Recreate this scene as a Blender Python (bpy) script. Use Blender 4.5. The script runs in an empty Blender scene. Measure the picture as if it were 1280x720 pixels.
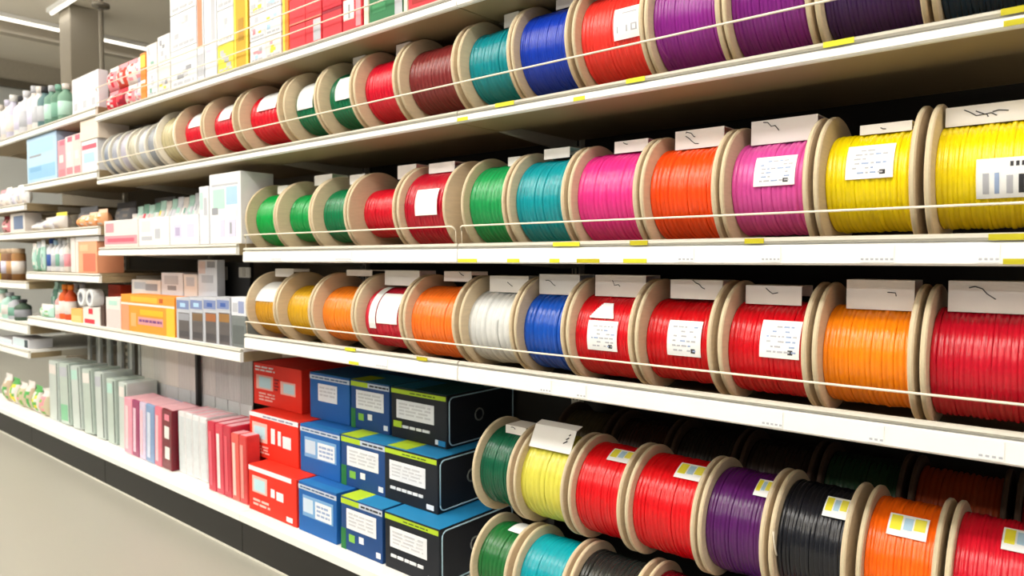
import bpy, bmesh, math, random
from math import sin, cos, pi, radians, sqrt, atan, atan2
from mathutils import Vector, Matrix
random.seed(7)
SC = bpy.context.scene
COL = SC.collection

# ------------------------------------------------------------------ camera (metres; shelf fronts stand on y = 0, x runs along the aisle)
FPX, CAMD, CAMH = 900.0, 1.5, 1.213
PSI, PIT = atan(1061 / FPX), atan(36 / FPX)
CO = Vector((0, -CAMD, CAMH))
FW = Vector((-cos(PSI) * cos(PIT), sin(PSI) * cos(PIT), -sin(PIT)))
RT = Vector((sin(PSI), cos(PSI), 0))
UP = RT.cross(FW)
cam = bpy.data.cameras.new('camera')
cam.sensor_width = 36.0
cam.lens = FPX / 1280 * 36
cam.clip_start = 0.02
cam.dof.use_dof = True
cam.dof.focus_distance = 1.75
cam.dof.aperture_fstop = 4.0
camo = bpy.data.objects.new('camera', cam)
COL.objects.link(camo)
camo.matrix_world = Matrix(((RT.x, UP.x, -FW.x, CO.x), (RT.y, UP.y, -FW.y, CO.y), (RT.z, UP.z, -FW.z, CO.z), (0, 0, 0, 1)))
SC.camera = camo


def aty(u, v, y):
    d = FW * FPX + RT * (u - 640) + UP * (360 - v)
    return CO + d * ((y - CO.y) / d.y)


def fx(u, y=0.0, v=324):
    return aty(u, v, y).x


def ux(x, y, z=1.213):
    q = Vector((x, y, z)) - CO
    return 640 + FPX * q.dot(RT) / q.dot(FW)


def oncyl(u, v, yc, zc, r):
    d = FW * FPX + RT * (u - 640) + UP * (360 - v)
    oy, oz = CO.y - yc, CO.z - zc
    a = d.y ** 2 + d.z ** 2
    b = 2 * (oy * d.y + oz * d.z)
    c = oy * oy + oz * oz - r * r
    D = b * b - 4 * a * c
    t = (-b - sqrt(max(D, 0))) / (2 * a)
    p = CO + d * t
    return p.x, atan2(p.z - zc, -(p.y - yc))


# ------------------------------------------------------------------ materials
def lin(c):
    return tuple((x / 255 / 12.92 if x / 255 <= 0.04045 else ((x / 255 + 0.055) / 1.055) ** 2.4) for x in c)


_M = {}


def mat(rgb, rough=0.5, metal=0.0, kind='plain', scale=40.0, amt=0.12, spec=0.5, bump=0.0):
    key = (tuple(rgb), rough, metal, kind, scale, amt, spec, bump)
    if key in _M:
        return _M[key]
    m = bpy.data.materials.new('m%03d' % len(_M))
    m.use_nodes = True
    nt = m.node_tree
    b = nt.nodes['Principled BSDF']
    b.inputs['Roughness'].default_value = rough
    b.inputs['Metallic'].default_value = metal
    b.inputs['Specular IOR Level'].default_value = spec
    c = lin(rgb)
    tc = nt.nodes.new('ShaderNodeTexCoord')
    n = nt.nodes.new('ShaderNodeTexNoise')
    n.inputs['Scale'].default_value = scale
    n.inputs['Detail'].default_value = 3
    nt.links.new(tc.outputs['Object'], n.inputs['Vector'])
    mix = nt.nodes.new('ShaderNodeMix')
    mix.data_type = 'RGBA'
    mix.inputs['A'].default_value = tuple(x * (1 - amt) for x in c) + (1,)
    mix.inputs['B'].default_value = tuple(min(1, x * (1 + amt)) for x in c) + (1,)
    if kind == 'wood':
        mp = nt.nodes.new('ShaderNodeMapping')
        mp.inputs['Scale'].default_value = (1, 1, 7)
        nt.links.new(tc.outputs['Object'], mp.inputs['Vector'])
        nt.links.new(mp.outputs['Vector'], n.inputs['Vector'])
    nt.links.new(n.outputs['Fac'], mix.inputs['Factor'])
    nt.links.new(mix.outputs['Result'], b.inputs['Base Color'])
    if bump:
        bp = nt.nodes.new('ShaderNodeBump')
        bp.inputs['Strength'].default_value = bump
        bp.inputs['Distance'].default_value = 0.002
        nt.links.new(n.outputs['Fac'], bp.inputs['Height'])
        nt.links.new(bp.outputs['Normal'], b.inputs['Normal'])
    _M[key] = m
    return m


def emat(rgb, s):
    m = bpy.data.materials.new('lamp')
    m.use_nodes = True
    b = m.node_tree.nodes['Principled BSDF']
    b.inputs['Base Color'].default_value = (0.8, 0.8, 0.8, 1)
    b.inputs['Emission Color'].default_value = lin(rgb) + (1,)
    b.inputs['Emission Strength'].default_value = s
    return m


def wiremat(rgb):
    g = sum(rgb) / 3
    rgb = tuple(int(max(6, min(250, 0.96 * (g + (c - g) * 1.12)))) for c in rgb)
    return mat(rgb, 0.24, kind='plain', scale=60, amt=0.10, spec=0.5, bump=0.22)


def paper(rgb):
    return mat(rgb, 0.6, amt=0.04, scale=25, spec=0.3)


def film(rgb):
    return mat(rgb, 0.3, amt=0.16, scale=30, spec=0.5, bump=0.4)


WHITE_METAL = mat((244, 243, 238), 0.42, amt=0.02, scale=6)
UNDER = mat((150, 132, 100), 0.5, amt=0.05, scale=6)  # tan of the shelf undersides, their shade put into the colour
BEAD = mat((188, 184, 172), 0.4, amt=0.03, scale=6)
CREAM_METAL = mat((214, 206, 188), 0.5, amt=0.04, scale=6)
BLACK_METAL = mat((30, 29, 27), 0.55, amt=0.1, scale=12)
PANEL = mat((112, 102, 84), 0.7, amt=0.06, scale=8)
SHADED_PANEL = mat((42, 37, 31), 0.8, amt=0.1, scale=8)  # darker copy of PANEL: shade of the packed bays put into the colour
WIRE_WHITE = mat((238, 228, 208), 0.35, amt=0.03)
TAN = mat((216, 196, 164), 0.75, kind='wood', scale=22, amt=0.13, bump=0.2)
SHADED_TAN = mat((84, 64, 48), 0.8, kind='wood', scale=26, amt=0.13)  # darker copy of TAN: shade over the rear spools put into the flanges
TAN2 = mat((204, 183, 151), 0.75, kind='wood', scale=26, amt=0.13, bump=0.2)
EDGE = mat((204, 190, 158), 0.7, amt=0.08, scale=60)
LABEL_W = paper((238, 240, 240))
INK = mat((45, 45, 50), 0.7, amt=0.05)
GREYINK = mat((176, 178, 186), 0.7, amt=0.05)
BLUEINK = mat((150, 170, 205), 0.7, amt=0.05)
CARD = paper((236, 231, 226))
LTXT = mat((206, 207, 212), 0.7, amt=0.05)
TAG_Y = paper((214, 214, 50))
TAG_D = paper((190, 180, 30))


# ------------------------------------------------------------------ mesh builder
class MB:
    def __init__(s):
        s.v, s.f, s.m, s.mats = [], [], [], []

    def mi(s, m):
        if m not in s.mats:
            s.mats.append(m)
        return s.mats.index(m)

    def add(s, vs, fs, m):
        b = len(s.v)
        k = s.mi(m)
        s.v += [tuple(p) for p in vs]
        for f in fs:
            s.f.append([b + i for i in f])
            s.m.append(k)

    def box(s, x0, x1, y0, y1, z0, z1, m, ch=0.0):
        """box with chamfered vertical and horizontal edges when ch > 0"""
        if ch <= 0:
            vs = [(x, y, z) for z in (z0, z1) for y in (y0, y1) for x in (x0, x1)]
            s.add(vs, [(0, 2, 3, 1), (4, 5, 7, 6), (0, 1, 5, 4), (2, 6, 7, 3), (0, 4, 6, 2), (1, 3, 7, 5)], m)
            return
        bm = bmesh.new()
        bmesh.ops.create_cube(bm, size=1)
        for v in bm.verts:
            v.co = Vector(((x0 + x1) / 2 + v.co.x * (x1 - x0), (y0 + y1) / 2 + v.co.y * (y1 - y0), (z0 + z1) / 2 + v.co.z * (z1 - z0)))
        bmesh.ops.bevel(bm, geom=bm.edges[:], offset=ch, segments=2, affect='EDGES', profile=0.5)
        bm.verts.index_update()
        s.add([v.co[:] for v in bm.verts], [[v.index for v in f.verts] for f in bm.faces], m)
        bm.free()

    def prism(s, prof, x0, x1, m):
        """(y, z) outline, clockwise seen from +x or not, run along x"""
        n = len(prof)
        vs = [(x0, y, z) for y, z in prof] + [(x1, y, z) for y, z in prof]
        fs = [(i, (i + 1) % n, n + (i + 1) % n, n + i) for i in range(n)] + [tuple(range(n))[::-1], tuple(range(n, 2 * n))]
        s.add(vs, fs, m)

    def lathe_x(s, prof, m, seg=48, wob=None):
        """closed ring of (x, r) turned round the x axis"""
        n = len(prof)
        vs, fs = [], []
        for j in range(seg):
            a = 2 * pi * j / seg
            for i, (x, r) in enumerate(prof):
                if wob:
                    x, r = wob(i, a, x, r)
                vs.append((x, -r * cos(a), r * sin(a)))
        for j in range(seg):
            k = (j + 1) % seg
            for i in range(n):
                i2 = (i + 1) % n
                fs.append((j * n + i, k * n + i, k * n + i2, j * n + i2))
        s.add(vs, fs, m)

    def lathe_z(s, prof, m, cx=0, cy=0, seg=20):
        """open (r, z) outline turned round z, closed with r=0 ends"""
        n = len(prof)
        vs, fs = [], []
        for j in range(seg):
            a = 2 * pi * j / seg
            for r, z in prof:
                vs.append((cx + max(r, 1e-5) * cos(a), cy + max(r, 1e-5) * sin(a), z))
        for j in range(seg):
            k = (j + 1) % seg
            for i in range(n - 1):
                fs.append((j * n + i, k * n + i, k * n + i + 1, j * n + i + 1))
        s.add(vs, fs, m)

    def tube(s, pts, r, m, seg=6):
        pts = [Vector(p) for p in pts]
        vs, fs = [], []
        for i, p in enumerate(pts):
            t = (pts[min(i + 1, len(pts) - 1)] - pts[max(i - 1, 0)]).normalized()
            a = Vector((0, 0, 1)) if abs(t.z) < 0.9 else Vector((0, 1, 0))
            e1 = t.cross(a).normalized()
            e2 = t.cross(e1)
            for j in range(seg):
                q = 2 * pi * j / seg
                vs.append(p + e1 * r * cos(q) + e2 * r * sin(q))
        for i in range(len(pts) - 1):
            for j in range(seg):
                k = (j + 1) % seg
                fs.append((i * seg + j, i * seg + k, (i + 1) * seg + k, (i + 1) * seg + j))
        fs.append(tuple(range(seg)))
        fs.append(tuple(range((len(pts) - 1) * seg, len(pts) * seg))[::-1])
        s.add(vs, fs, m)

    def build(s, name, parent=None, smooth=False):
        me = bpy.data.meshes.new(name)
        me.from_pydata(s.v, [], s.f)
        for m in s.mats:
            me.materials.append(m)
        me.polygons.foreach_set('material_index', s.m)
        if smooth:
            me.polygons.foreach_set('use_smooth', [True] * len(s.f))
        bm = bmesh.new()
        bm.from_mesh(me)
        bmesh.ops.recalc_face_normals(bm, faces=bm.faces[:])
        bm.to_mesh(me)
        bm.free()
        me.update()
        o = bpy.data.objects.new(name, me)
        COL.objects.link(o)
        if parent:
            o.parent = parent
        return o


def thing(name, label, cat, loc=(0, 0, 0), group=None, rot=(0, 0, 0)):
    o = bpy.data.objects.new(name, None)
    o.empty_display_size = 0.05
    COL.objects.link(o)
    o.location = loc
    o.rotation_euler = rot
    return tag(o, label, cat, group)


def tag(o, label, cat, group=None):
    o['label'] = label
    o['category'] = cat
    if group:
        o['group'] = group
    return o


def struct(o):
    o['kind'] = 'structure'
    return o


ORD = 'first second third fourth fifth sixth seventh eighth ninth tenth eleventh twelfth thirteenth fourteenth fifteenth sixteenth seventeenth eighteenth nineteenth twentieth'.split()

# ------------------------------------------------------------------ the room
mb = MB(); mb.box(-12.6, 3.0, -6.0, 6.0, -0.05, 0.0, mat((160, 158, 147), 0.38, amt=0.05, scale=1.2))
struct(mb.build('floor'))
CEIL = 4.0
mb = MB(); mb.box(-12.6, 3.0, -6.0, 6.0, CEIL, CEIL + 0.1, mat((226, 218, 204), 0.9, amt=0.03, scale=2))
struct(mb.build('ceiling'))
mb = MB(); mb.box(-12.2, -12.0, -6.0, 6.0, 0, CEIL, mat((200, 202, 198), 0.9, amt=0.03, scale=2))
struct(mb.build('wall_left'))
mb = MB(); mb.box(-12.6, 3.0, 5.8, 6.0, 0, CEIL, mat((176, 170, 158), 0.9, amt=0.03, scale=2))
struct(mb.build('wall_back'))
mb = MB(); mb.box(-12.0, -11.9, -6, 5.8, 3.62, 3.72, mat((105, 98, 84), 0.8))
struct(mb.build('trim_1'))
mb = MB(); mb.box(-12.0, -11.93, -6, 5.8, 3.72, CEIL, mat((176, 168, 152), 0.8))
struct(mb.build('trim_2'))
mb = MB(); mb.box(-10.2, -10.05, -6, 5.8, CEIL - 0.13, CEIL, mat((176, 166, 150), 0.85, amt=0.03))
struct(mb.build('ceiling_beam'))
# column standing behind the shelving
mb = MB()
mb.box(-9.15, -8.82, 1.45, 1.78, 0, CEIL, mat((160, 151, 135), 0.8, amt=0.04, scale=3), 0.01)
struct(mb.build('pillar'))

# ceiling lights: housing and diffuser
def strip_light(x0, x1, y0, y1, label, power, z=CEIL, up=0):
    t = thing('ceiling_light', label, 'ceiling light', ((x0 + x1) / 2, (y0 + y1) / 2, z), 'fluorescent ceiling lights')
    hx, hy = (x1 - x0) / 2, (y1 - y0) / 2
    b = MB(); b.box(-hx, hx, -hy, hy, -0.05, 0, WHITE_METAL, 0.006); b.build('housing', t)
    b = MB(); b.box(-hx + 0.03, hx - 0.03, -hy + 0.03, hy - 0.03, -0.075, -0.05, emat((255, 248, 232), 2.6), 0.006); b.build('diffuser', t)
    L = bpy.data.lights.new('tube_light', 'AREA')
    L.shape = 'RECTANGLE'
    L.size, L.size_y = x1 - x0, y1 - y0
    L.energy = power
    L.color = (1.0, 0.98, 0.945)
    o = bpy.data.objects.new('tube_light', L)
    COL.objects.link(o)
    o.location = ((x0 + x1) / 2, (y0 + y1) / 2, z - 0.09)
    if up:
        for xx in (-hx + 0.3, hx - 0.3):
            b = MB(); b.tube([(xx, 0, -0.002), (xx, 0, CEIL - z + 0.002)], 0.006, WHITE_METAL); b.build('hanger', t)
        L2 = L.copy(); L2.energy = up  # added upward lamp, there only to brighten the ceiling
        o = bpy.data.objects.new('ceiling_fill', L2)
        COL.objects.link(o)
        o.location = ((x0 + x1) / 2, (y0 + y1) / 2, z + 0.02)
        o.rotation_euler = (pi, 0, 0)


strip_light(-11.0, 2.5, -1.75, -1.45, 'long ceiling light strip over the aisle in front of the shelves', 180, 3.2, 420)
strip_light(-11.0, 2.5, -4.6, -4.3, 'long ceiling light strip over the floor further from the shelves', 190, 3.2, 420)
strip_light(-9.8, -9.7, -3.0, 5.0, 'ceiling light strip running across the far end beside the beam', 60)
strip_light(-9.2, -6.4, 1.34, 1.42, 'short ceiling light strip beside the grey pillar top', 4)

# ------------------------------------------------------------------ shelving
SEAM1, SEAM2, SEAM3, SEAM4, XEND = -1.48, -2.68, -4.15, -5.34, 0.16


def back_panel(x0, x1, z0, z1, m, label):
    b = MB()
    b.box(x0, x1, 0.62, 0.66, z0, z1, m)
    tag(b.build('back_panel'), label, 'back panel', 'shelving back panels')


back_panel(SEAM1 + 0.02, XEND, 0.0, 2.4, SHADED_PANEL, 'shade-darkened back panel behind the widest cable spools on the right')
back_panel(SEAM2 + 0.02, SEAM1 - 0.02, 0.0, 2.4, SHADED_PANEL, 'shade-darkened back panel behind the red and blue boxes')
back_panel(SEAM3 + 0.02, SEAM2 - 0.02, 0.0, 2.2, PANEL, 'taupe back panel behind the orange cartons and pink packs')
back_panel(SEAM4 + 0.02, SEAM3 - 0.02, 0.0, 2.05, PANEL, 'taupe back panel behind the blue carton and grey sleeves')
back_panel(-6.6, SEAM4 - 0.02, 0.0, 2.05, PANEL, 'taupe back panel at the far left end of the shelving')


def upright(x, z1, label, front=False):
    t = thing('shelf_upright', label, 'shelf upright', (x, 0.64, 0), 'shelving uprights')
    b = MB(); b.box(-0.019, 0.019, -0.045, 0.03, 0, z1, CREAM_METAL, 0.003); b.build('post', t)
    b = MB()
    for k in range(int(z1 / 0.05)):
        for sx in (-0.008, 0.008):
            b.box(sx - 0.003, sx + 0.003, -0.0462, -0.0448, k * 0.05 + 0.01, k * 0.05 + 0.035, BLACK_METAL)
    b.build('slot_strip', t)
    b = MB(); b.box(-0.019, 0.019, -0.045, 0.03, z1, z1 + 0.004, BLACK_METAL); b.build('cap', t)


upright(SEAM1, 2.4, 'shelf upright where the narrow and wide spool bays meet')
upright(SEAM2, 2.4, 'shelf upright behind the stack of red boxes')
upright(SEAM3, 2.2, 'shelf upright between the white packs and the blue carton')
upright(SEAM4, 2.05, 'shelf upright beside the grey sleeves at the far left')

# tall dark pole with a top plate on the shelving end
zp = aty(133, 6, 0.3).z - 2.0206
t = thing('pole', 'tall grey pole rising above the red packets to the ceiling', 'pole', (fx(133, 0.3), 0.3, 2.0206))
b = MB(); b.lathe_z([(0, 0), (0.045, 0), (0.045, 0.012), (0.0135, 0.016), (0.0135, CEIL - 2.03), (0.0, CEIL - 2.03)], mat((120, 114, 102), 0.5)); b.build('tube', t, True)
b = MB(); b.lathe_z([(0.014, zp), (0.05, zp + 0.005), (0.05, zp + 0.025), (0.014, zp + 0.03)], mat((120, 114, 102), 0.5)); b.build('collar', t, True)


def shelf(name, x0, x1, z, lip, label, tags=(), marks=(), depth=0.6, m=WHITE_METAL, seams=(), y0=0.0, drop=0.0):
    """metal shelf: deck, front lip with bead and price channel, end brackets, price tags"""
    t = thing(name, label, 'shelf', ((x0 + x1) / 2, y0, z), 'white metal shelves')
    c = (x0 + x1) / 2
    a0, a1 = x0 - c + 0.002, x1 - c - 0.002
    b = MB()
    b.box(a0, a1, 0.013, depth - 0.01, -0.014 - drop, -drop, UNDER if z > 0.86 else m)  # white-painted deck gets the darker tan, so underside shade is in its colour
    b.build('deck', t)
    b = MB()
    b.prism([(0.013, -0.004), (0.006, 0.0), (0.001, -0.003), (-0.002, -0.008), (0.001, -0.0125), (0.013, -0.0125)], a0, a1, BEAD)
    b.prism([(0.0075, -0.0125), (0.013, -0.0125), (0.013, -lip), (0.002, -lip), (-0.0025, -lip + 0.004), (-0.0015, -0.0185), (0.001, -0.0165), (0.0075, -0.0160)], a0, a1, m)
    b.build('front_lip', t)
    b = MB()
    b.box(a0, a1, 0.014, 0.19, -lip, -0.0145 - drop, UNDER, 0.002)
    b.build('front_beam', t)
    for xe in (a0 + 0.004, a1 - 0.004):
        b = MB()
        b.prism([(0.19, -0.015 - drop), (0.588, -0.015 - drop), (0.588, -lip - 0.02), (0.5, -lip - 0.02), (0.19, -lip)], xe - 0.002, xe + 0.002, CREAM_METAL)
        b.build('bracket', t)
    for u0, u1, top, mm in tags:
        X0, X1 = max(fx(u0) - c, a0 + .002), min(fx(u1) - c, a1 - .002)
        if X1 - X0 < 0.004:
            continue
        b = MB()
        if top:
            b.box(X0, X1, -0.0035, -0.0012, -0.013, -0.002, mm)
        else:
            b.box(X0, X1, -0.0040, -0.0026, -lip + 0.003, -lip + 0.013, mm)
        b.build('price_tag', t)
    for u0, u1 in marks:
        X0, X1 = fx(u0) - c, fx(u1) - c
        b = MB()
        b.box(X0, X1, -0.0036, -0.0022, -lip + 0.006, -0.02, LABEL_W)
        n = max(2, int((X1 - X0) / 0.008))
        for i in range(n):
            xa = X0 + (X1 - X0) * (i + 0.25) / n
            b.box(xa, xa + (X1 - X0) / n * 0.6, -0.0039, -0.0035, -lip + 0.010, -lip + 0.014, GREYINK)
        b.build('price_label', t)
    return t


Z5, Z4, Z3, Z2, ZB, ZL3, ZM = 1.978, 1.643, 1.259, 0.915, 0.176, 1.276, 0.85
Y, D = TAG_Y, TAG_D
shelf('shelf', SEAM1, XEND, Z5, 0.04, 'top shelf above the purple and blue spools, right bay')
shelf('shelf', SEAM2, SEAM1, Z5, 0.04, 'top shelf carrying the red cartons')
shelf('shelf', SEAM3, SEAM2, Z5, 0.04, 'top shelf carrying the tall white cartons and red packets')
shelf('shelf', SEAM1, XEND, Z4, 0.036, 'shelf carrying the teal, blue, coral and purple spools',
      [(782, 805, 1, Y), (620, 643, 1, Y), (573, 586, 0, Y), (717, 731, 0, Y), (1025, 1063, 1, Y), (1243, 1300, 1, D), (1247, 1300, 0, D)])
shelf('shelf', SEAM2, SEAM1, Z4, 0.036, 'shelf carrying the dark green and brown spools')
shelf('shelf', SEAM3, SEAM2, Z4, 0.036, 'shelf carrying the thin white reels')
shelf('shelf', SEAM1, XEND, Z3, 0.058, 'shelf carrying the yellow, pink and orange spools',
      [(692, 725, 1, Y), (788, 810, 1, D), (931, 955, 1, D), (635, 650, 0, Y), (688, 700, 0, Y), (722, 750, 0, D), (780, 809, 0, Y), (572, 597, 0, Y),
       (1235, 1300, 1, D), (1254, 1300, 0, D)], [(848, 868), (952, 976), (1075, 1118), (1222, 1250)], drop=0.033)
shelf('shelf', SEAM2, SEAM1, Z3, 0.058, 'shelf carrying the three bright green spools', [], [(340, 352), (420, 440)], drop=0.033)
shelf('shelf', SEAM1, XEND, Z2, 0.06, 'shelf carrying the red, white and blue spools above the bottom spools',
      [], [(676, 690), (722, 734), (955, 982), (1228, 1262), (1090, 1110)], drop=0.033)
shelf('shelf', SEAM2, SEAM1, Z2, 0.06, 'shelf carrying the mustard and light orange spools', [(431, 444, 1, Y), (436, 448, 0, Y), (521, 534, 1, D)], [(470, 484)], drop=0.033)
shelf('shelf', SEAM3, SEAM2 - 0.05, ZL3, 0.045, 'shelf carrying the white carton and hanging sachets')
shelf('shelf', SEAM4, SEAM2 - 0.03, ZM, 0.055, 'long shelf carrying the orange cartons and blue trays')
shelf('shelf', -6.35, SEAM3, 2.02, 0.045, 'top shelf at the left carrying pale bottles')
shelf('shelf', SEAM4, SEAM3, 1.688, 0.045, 'shelf at the left carrying the blue carton')
shelf('shelf', -6.35, SEAM4, 1.572, 0.045, 'far left shelf with white packets below the empty gap')
shelf('shelf', -6.35, SEAM3, 1.392, 0.05, 'left shelf carrying pale bags and orange packets')
shelf('shelf', SEAM4, SEAM3, 1.136, 0.05, 'left shelf carrying the coral carton')
shelf('shelf', -6.35, SEAM4, 1.07, 0.05, 'far left shelf carrying brown jars')
shelf('shelf', -6.35, SEAM4, 0.80, 0.07, 'far left shelf with pale bottles at waist height')
shelf('shelf', -6.35, SEAM4, 0.625, 0.05, 'far left shelf just above the green bags')


def base(x0, x1, label):
    t = thing('base_deck', label, 'base shelf', ((x0 + x1) / 2, 0, 0), 'base shelves')
    h = (x1 - x0) / 2 - 0.0015
    b = MB()
    b.box(-h, h, 0.004, 0.59, ZB - 0.02, ZB, WHITE_METAL)
    b.build('deck', t)
    b = MB()
    b.prism([(0.004, ZB - 0.001), (0.001, ZB), (-0.004, ZB - 0.004), (-0.004, ZB - 0.034), (0.004, ZB - 0.036)], -h, h, WHITE_METAL)
    b.build('front_lip', t)
    b = MB()
    b.box(-h, h, 0.006, 0.03, 0.0, ZB - 0.022, mat((20, 19, 17), 0.5, amt=0.1, scale=12), 0.002)
    b.build('kick_plate', t)
    b = MB()
    b.box(-h, h, 0.003, 0.0058, 0.0, 0.008, mat((215, 212, 200), 0.5))
    b.build('floor_strip', t)


base(SEAM1, XEND, 'white base shelf with black kick plate under the bottom spools')
base(SEAM2 - 0.05, SEAM1, 'white base shelf with black kick plate under the red and blue boxes')
base(SEAM3, SEAM2 - 0.05, 'white base shelf with black kick plate under the pink packs')
base(SEAM4, SEAM3, 'white base shelf with black kick plate under the grey sleeves')
base(-6.6, SEAM4, 'white base shelf with black kick plate at the far left')


# retaining wires in front of the spools
def fence(x0, x1, z, h, label, y=-0.006, second=None):
    t = thing('retaining_wire', label, 'wire guard', ((x0 + x1) / 2, y, z), 'wire guards along shelf fronts')
    w = (x1 - x0) / 2 - 0.012
    b = MB()
    b.tube([(-w, 0.01, h - 0.012), (-w + 0.004, 0.003, h - 0.003), (-w + 0.012, 0, h), (0, 0, h - 0.001), (w - 0.012, 0, h), (w - 0.004, 0.003, h - 0.003), (w, 0.01, h - 0.012)], 0.0026, WIRE_WHITE)
    b.build('rail', t, True)
    if second:
        b = MB(); b.tube([(-w, 0.008, second), (0, 0.008, second), (w, 0.008, second)], 0.0024, WIRE_WHITE); b.build('rail', t, True)
    for xx in (-w, w):
        b = MB(); b.tube([(xx, 0.01, h - 0.01), (xx, 0.0105, 0.03), (xx, 0.012, 0.0)], 0.0013, WIRE_WHITE); b.build('post', t, True)


FH4, FH3, FH2 = 0.085, 0.062, 0.052
fence(SEAM3, XEND, Z4, 0.077, 'long white wire guard across the upper spool shelf')
fence(SEAM1, XEND, Z3, 0.05, 'white wire guard in front of the yellow and pink spools')
fence(SEAM2, SEAM1, Z3, 0.05, 'white wire guard in front of the bright green spools')
fence(SEAM2, XEND, Z2, 0.05, 'long white wire guard across the lower spool shelf')
fence(SEAM3, SEAM1, Z5, 0.13, 'two white wires across the cartons on the top shelf', second=0.055)


# ------------------------------------------------------------------ cable spools
def coil_profile(w, rw, n, rr, loose):
    """closed (x, r) outline of a winding of n turns, width w"""
    pts = [(-w / 2, rw * 0.4), (-w / 2, rw - 0.004)]
    pitch = w / n
    for k in range(n):
        c = -w / 2 + (k + 0.5) * pitch + rr.uniform(-1, 1) * pitch * 0.10
        dr = rr.uniform(-1, 1) * loose
        a = pitch * 0.47
        for q in (-0.96, -0.62, 0.0, 0.62, 0.96):
            pts.append((c + q * a, rw - pitch * 0.34 + dr + pitch * 0.34 * sqrt(1 - q * q)))
    pts += [(w / 2, rw - 0.004), (w / 2, rw * 0.4)]
    return pts


SPOOL_N = [0]


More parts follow.
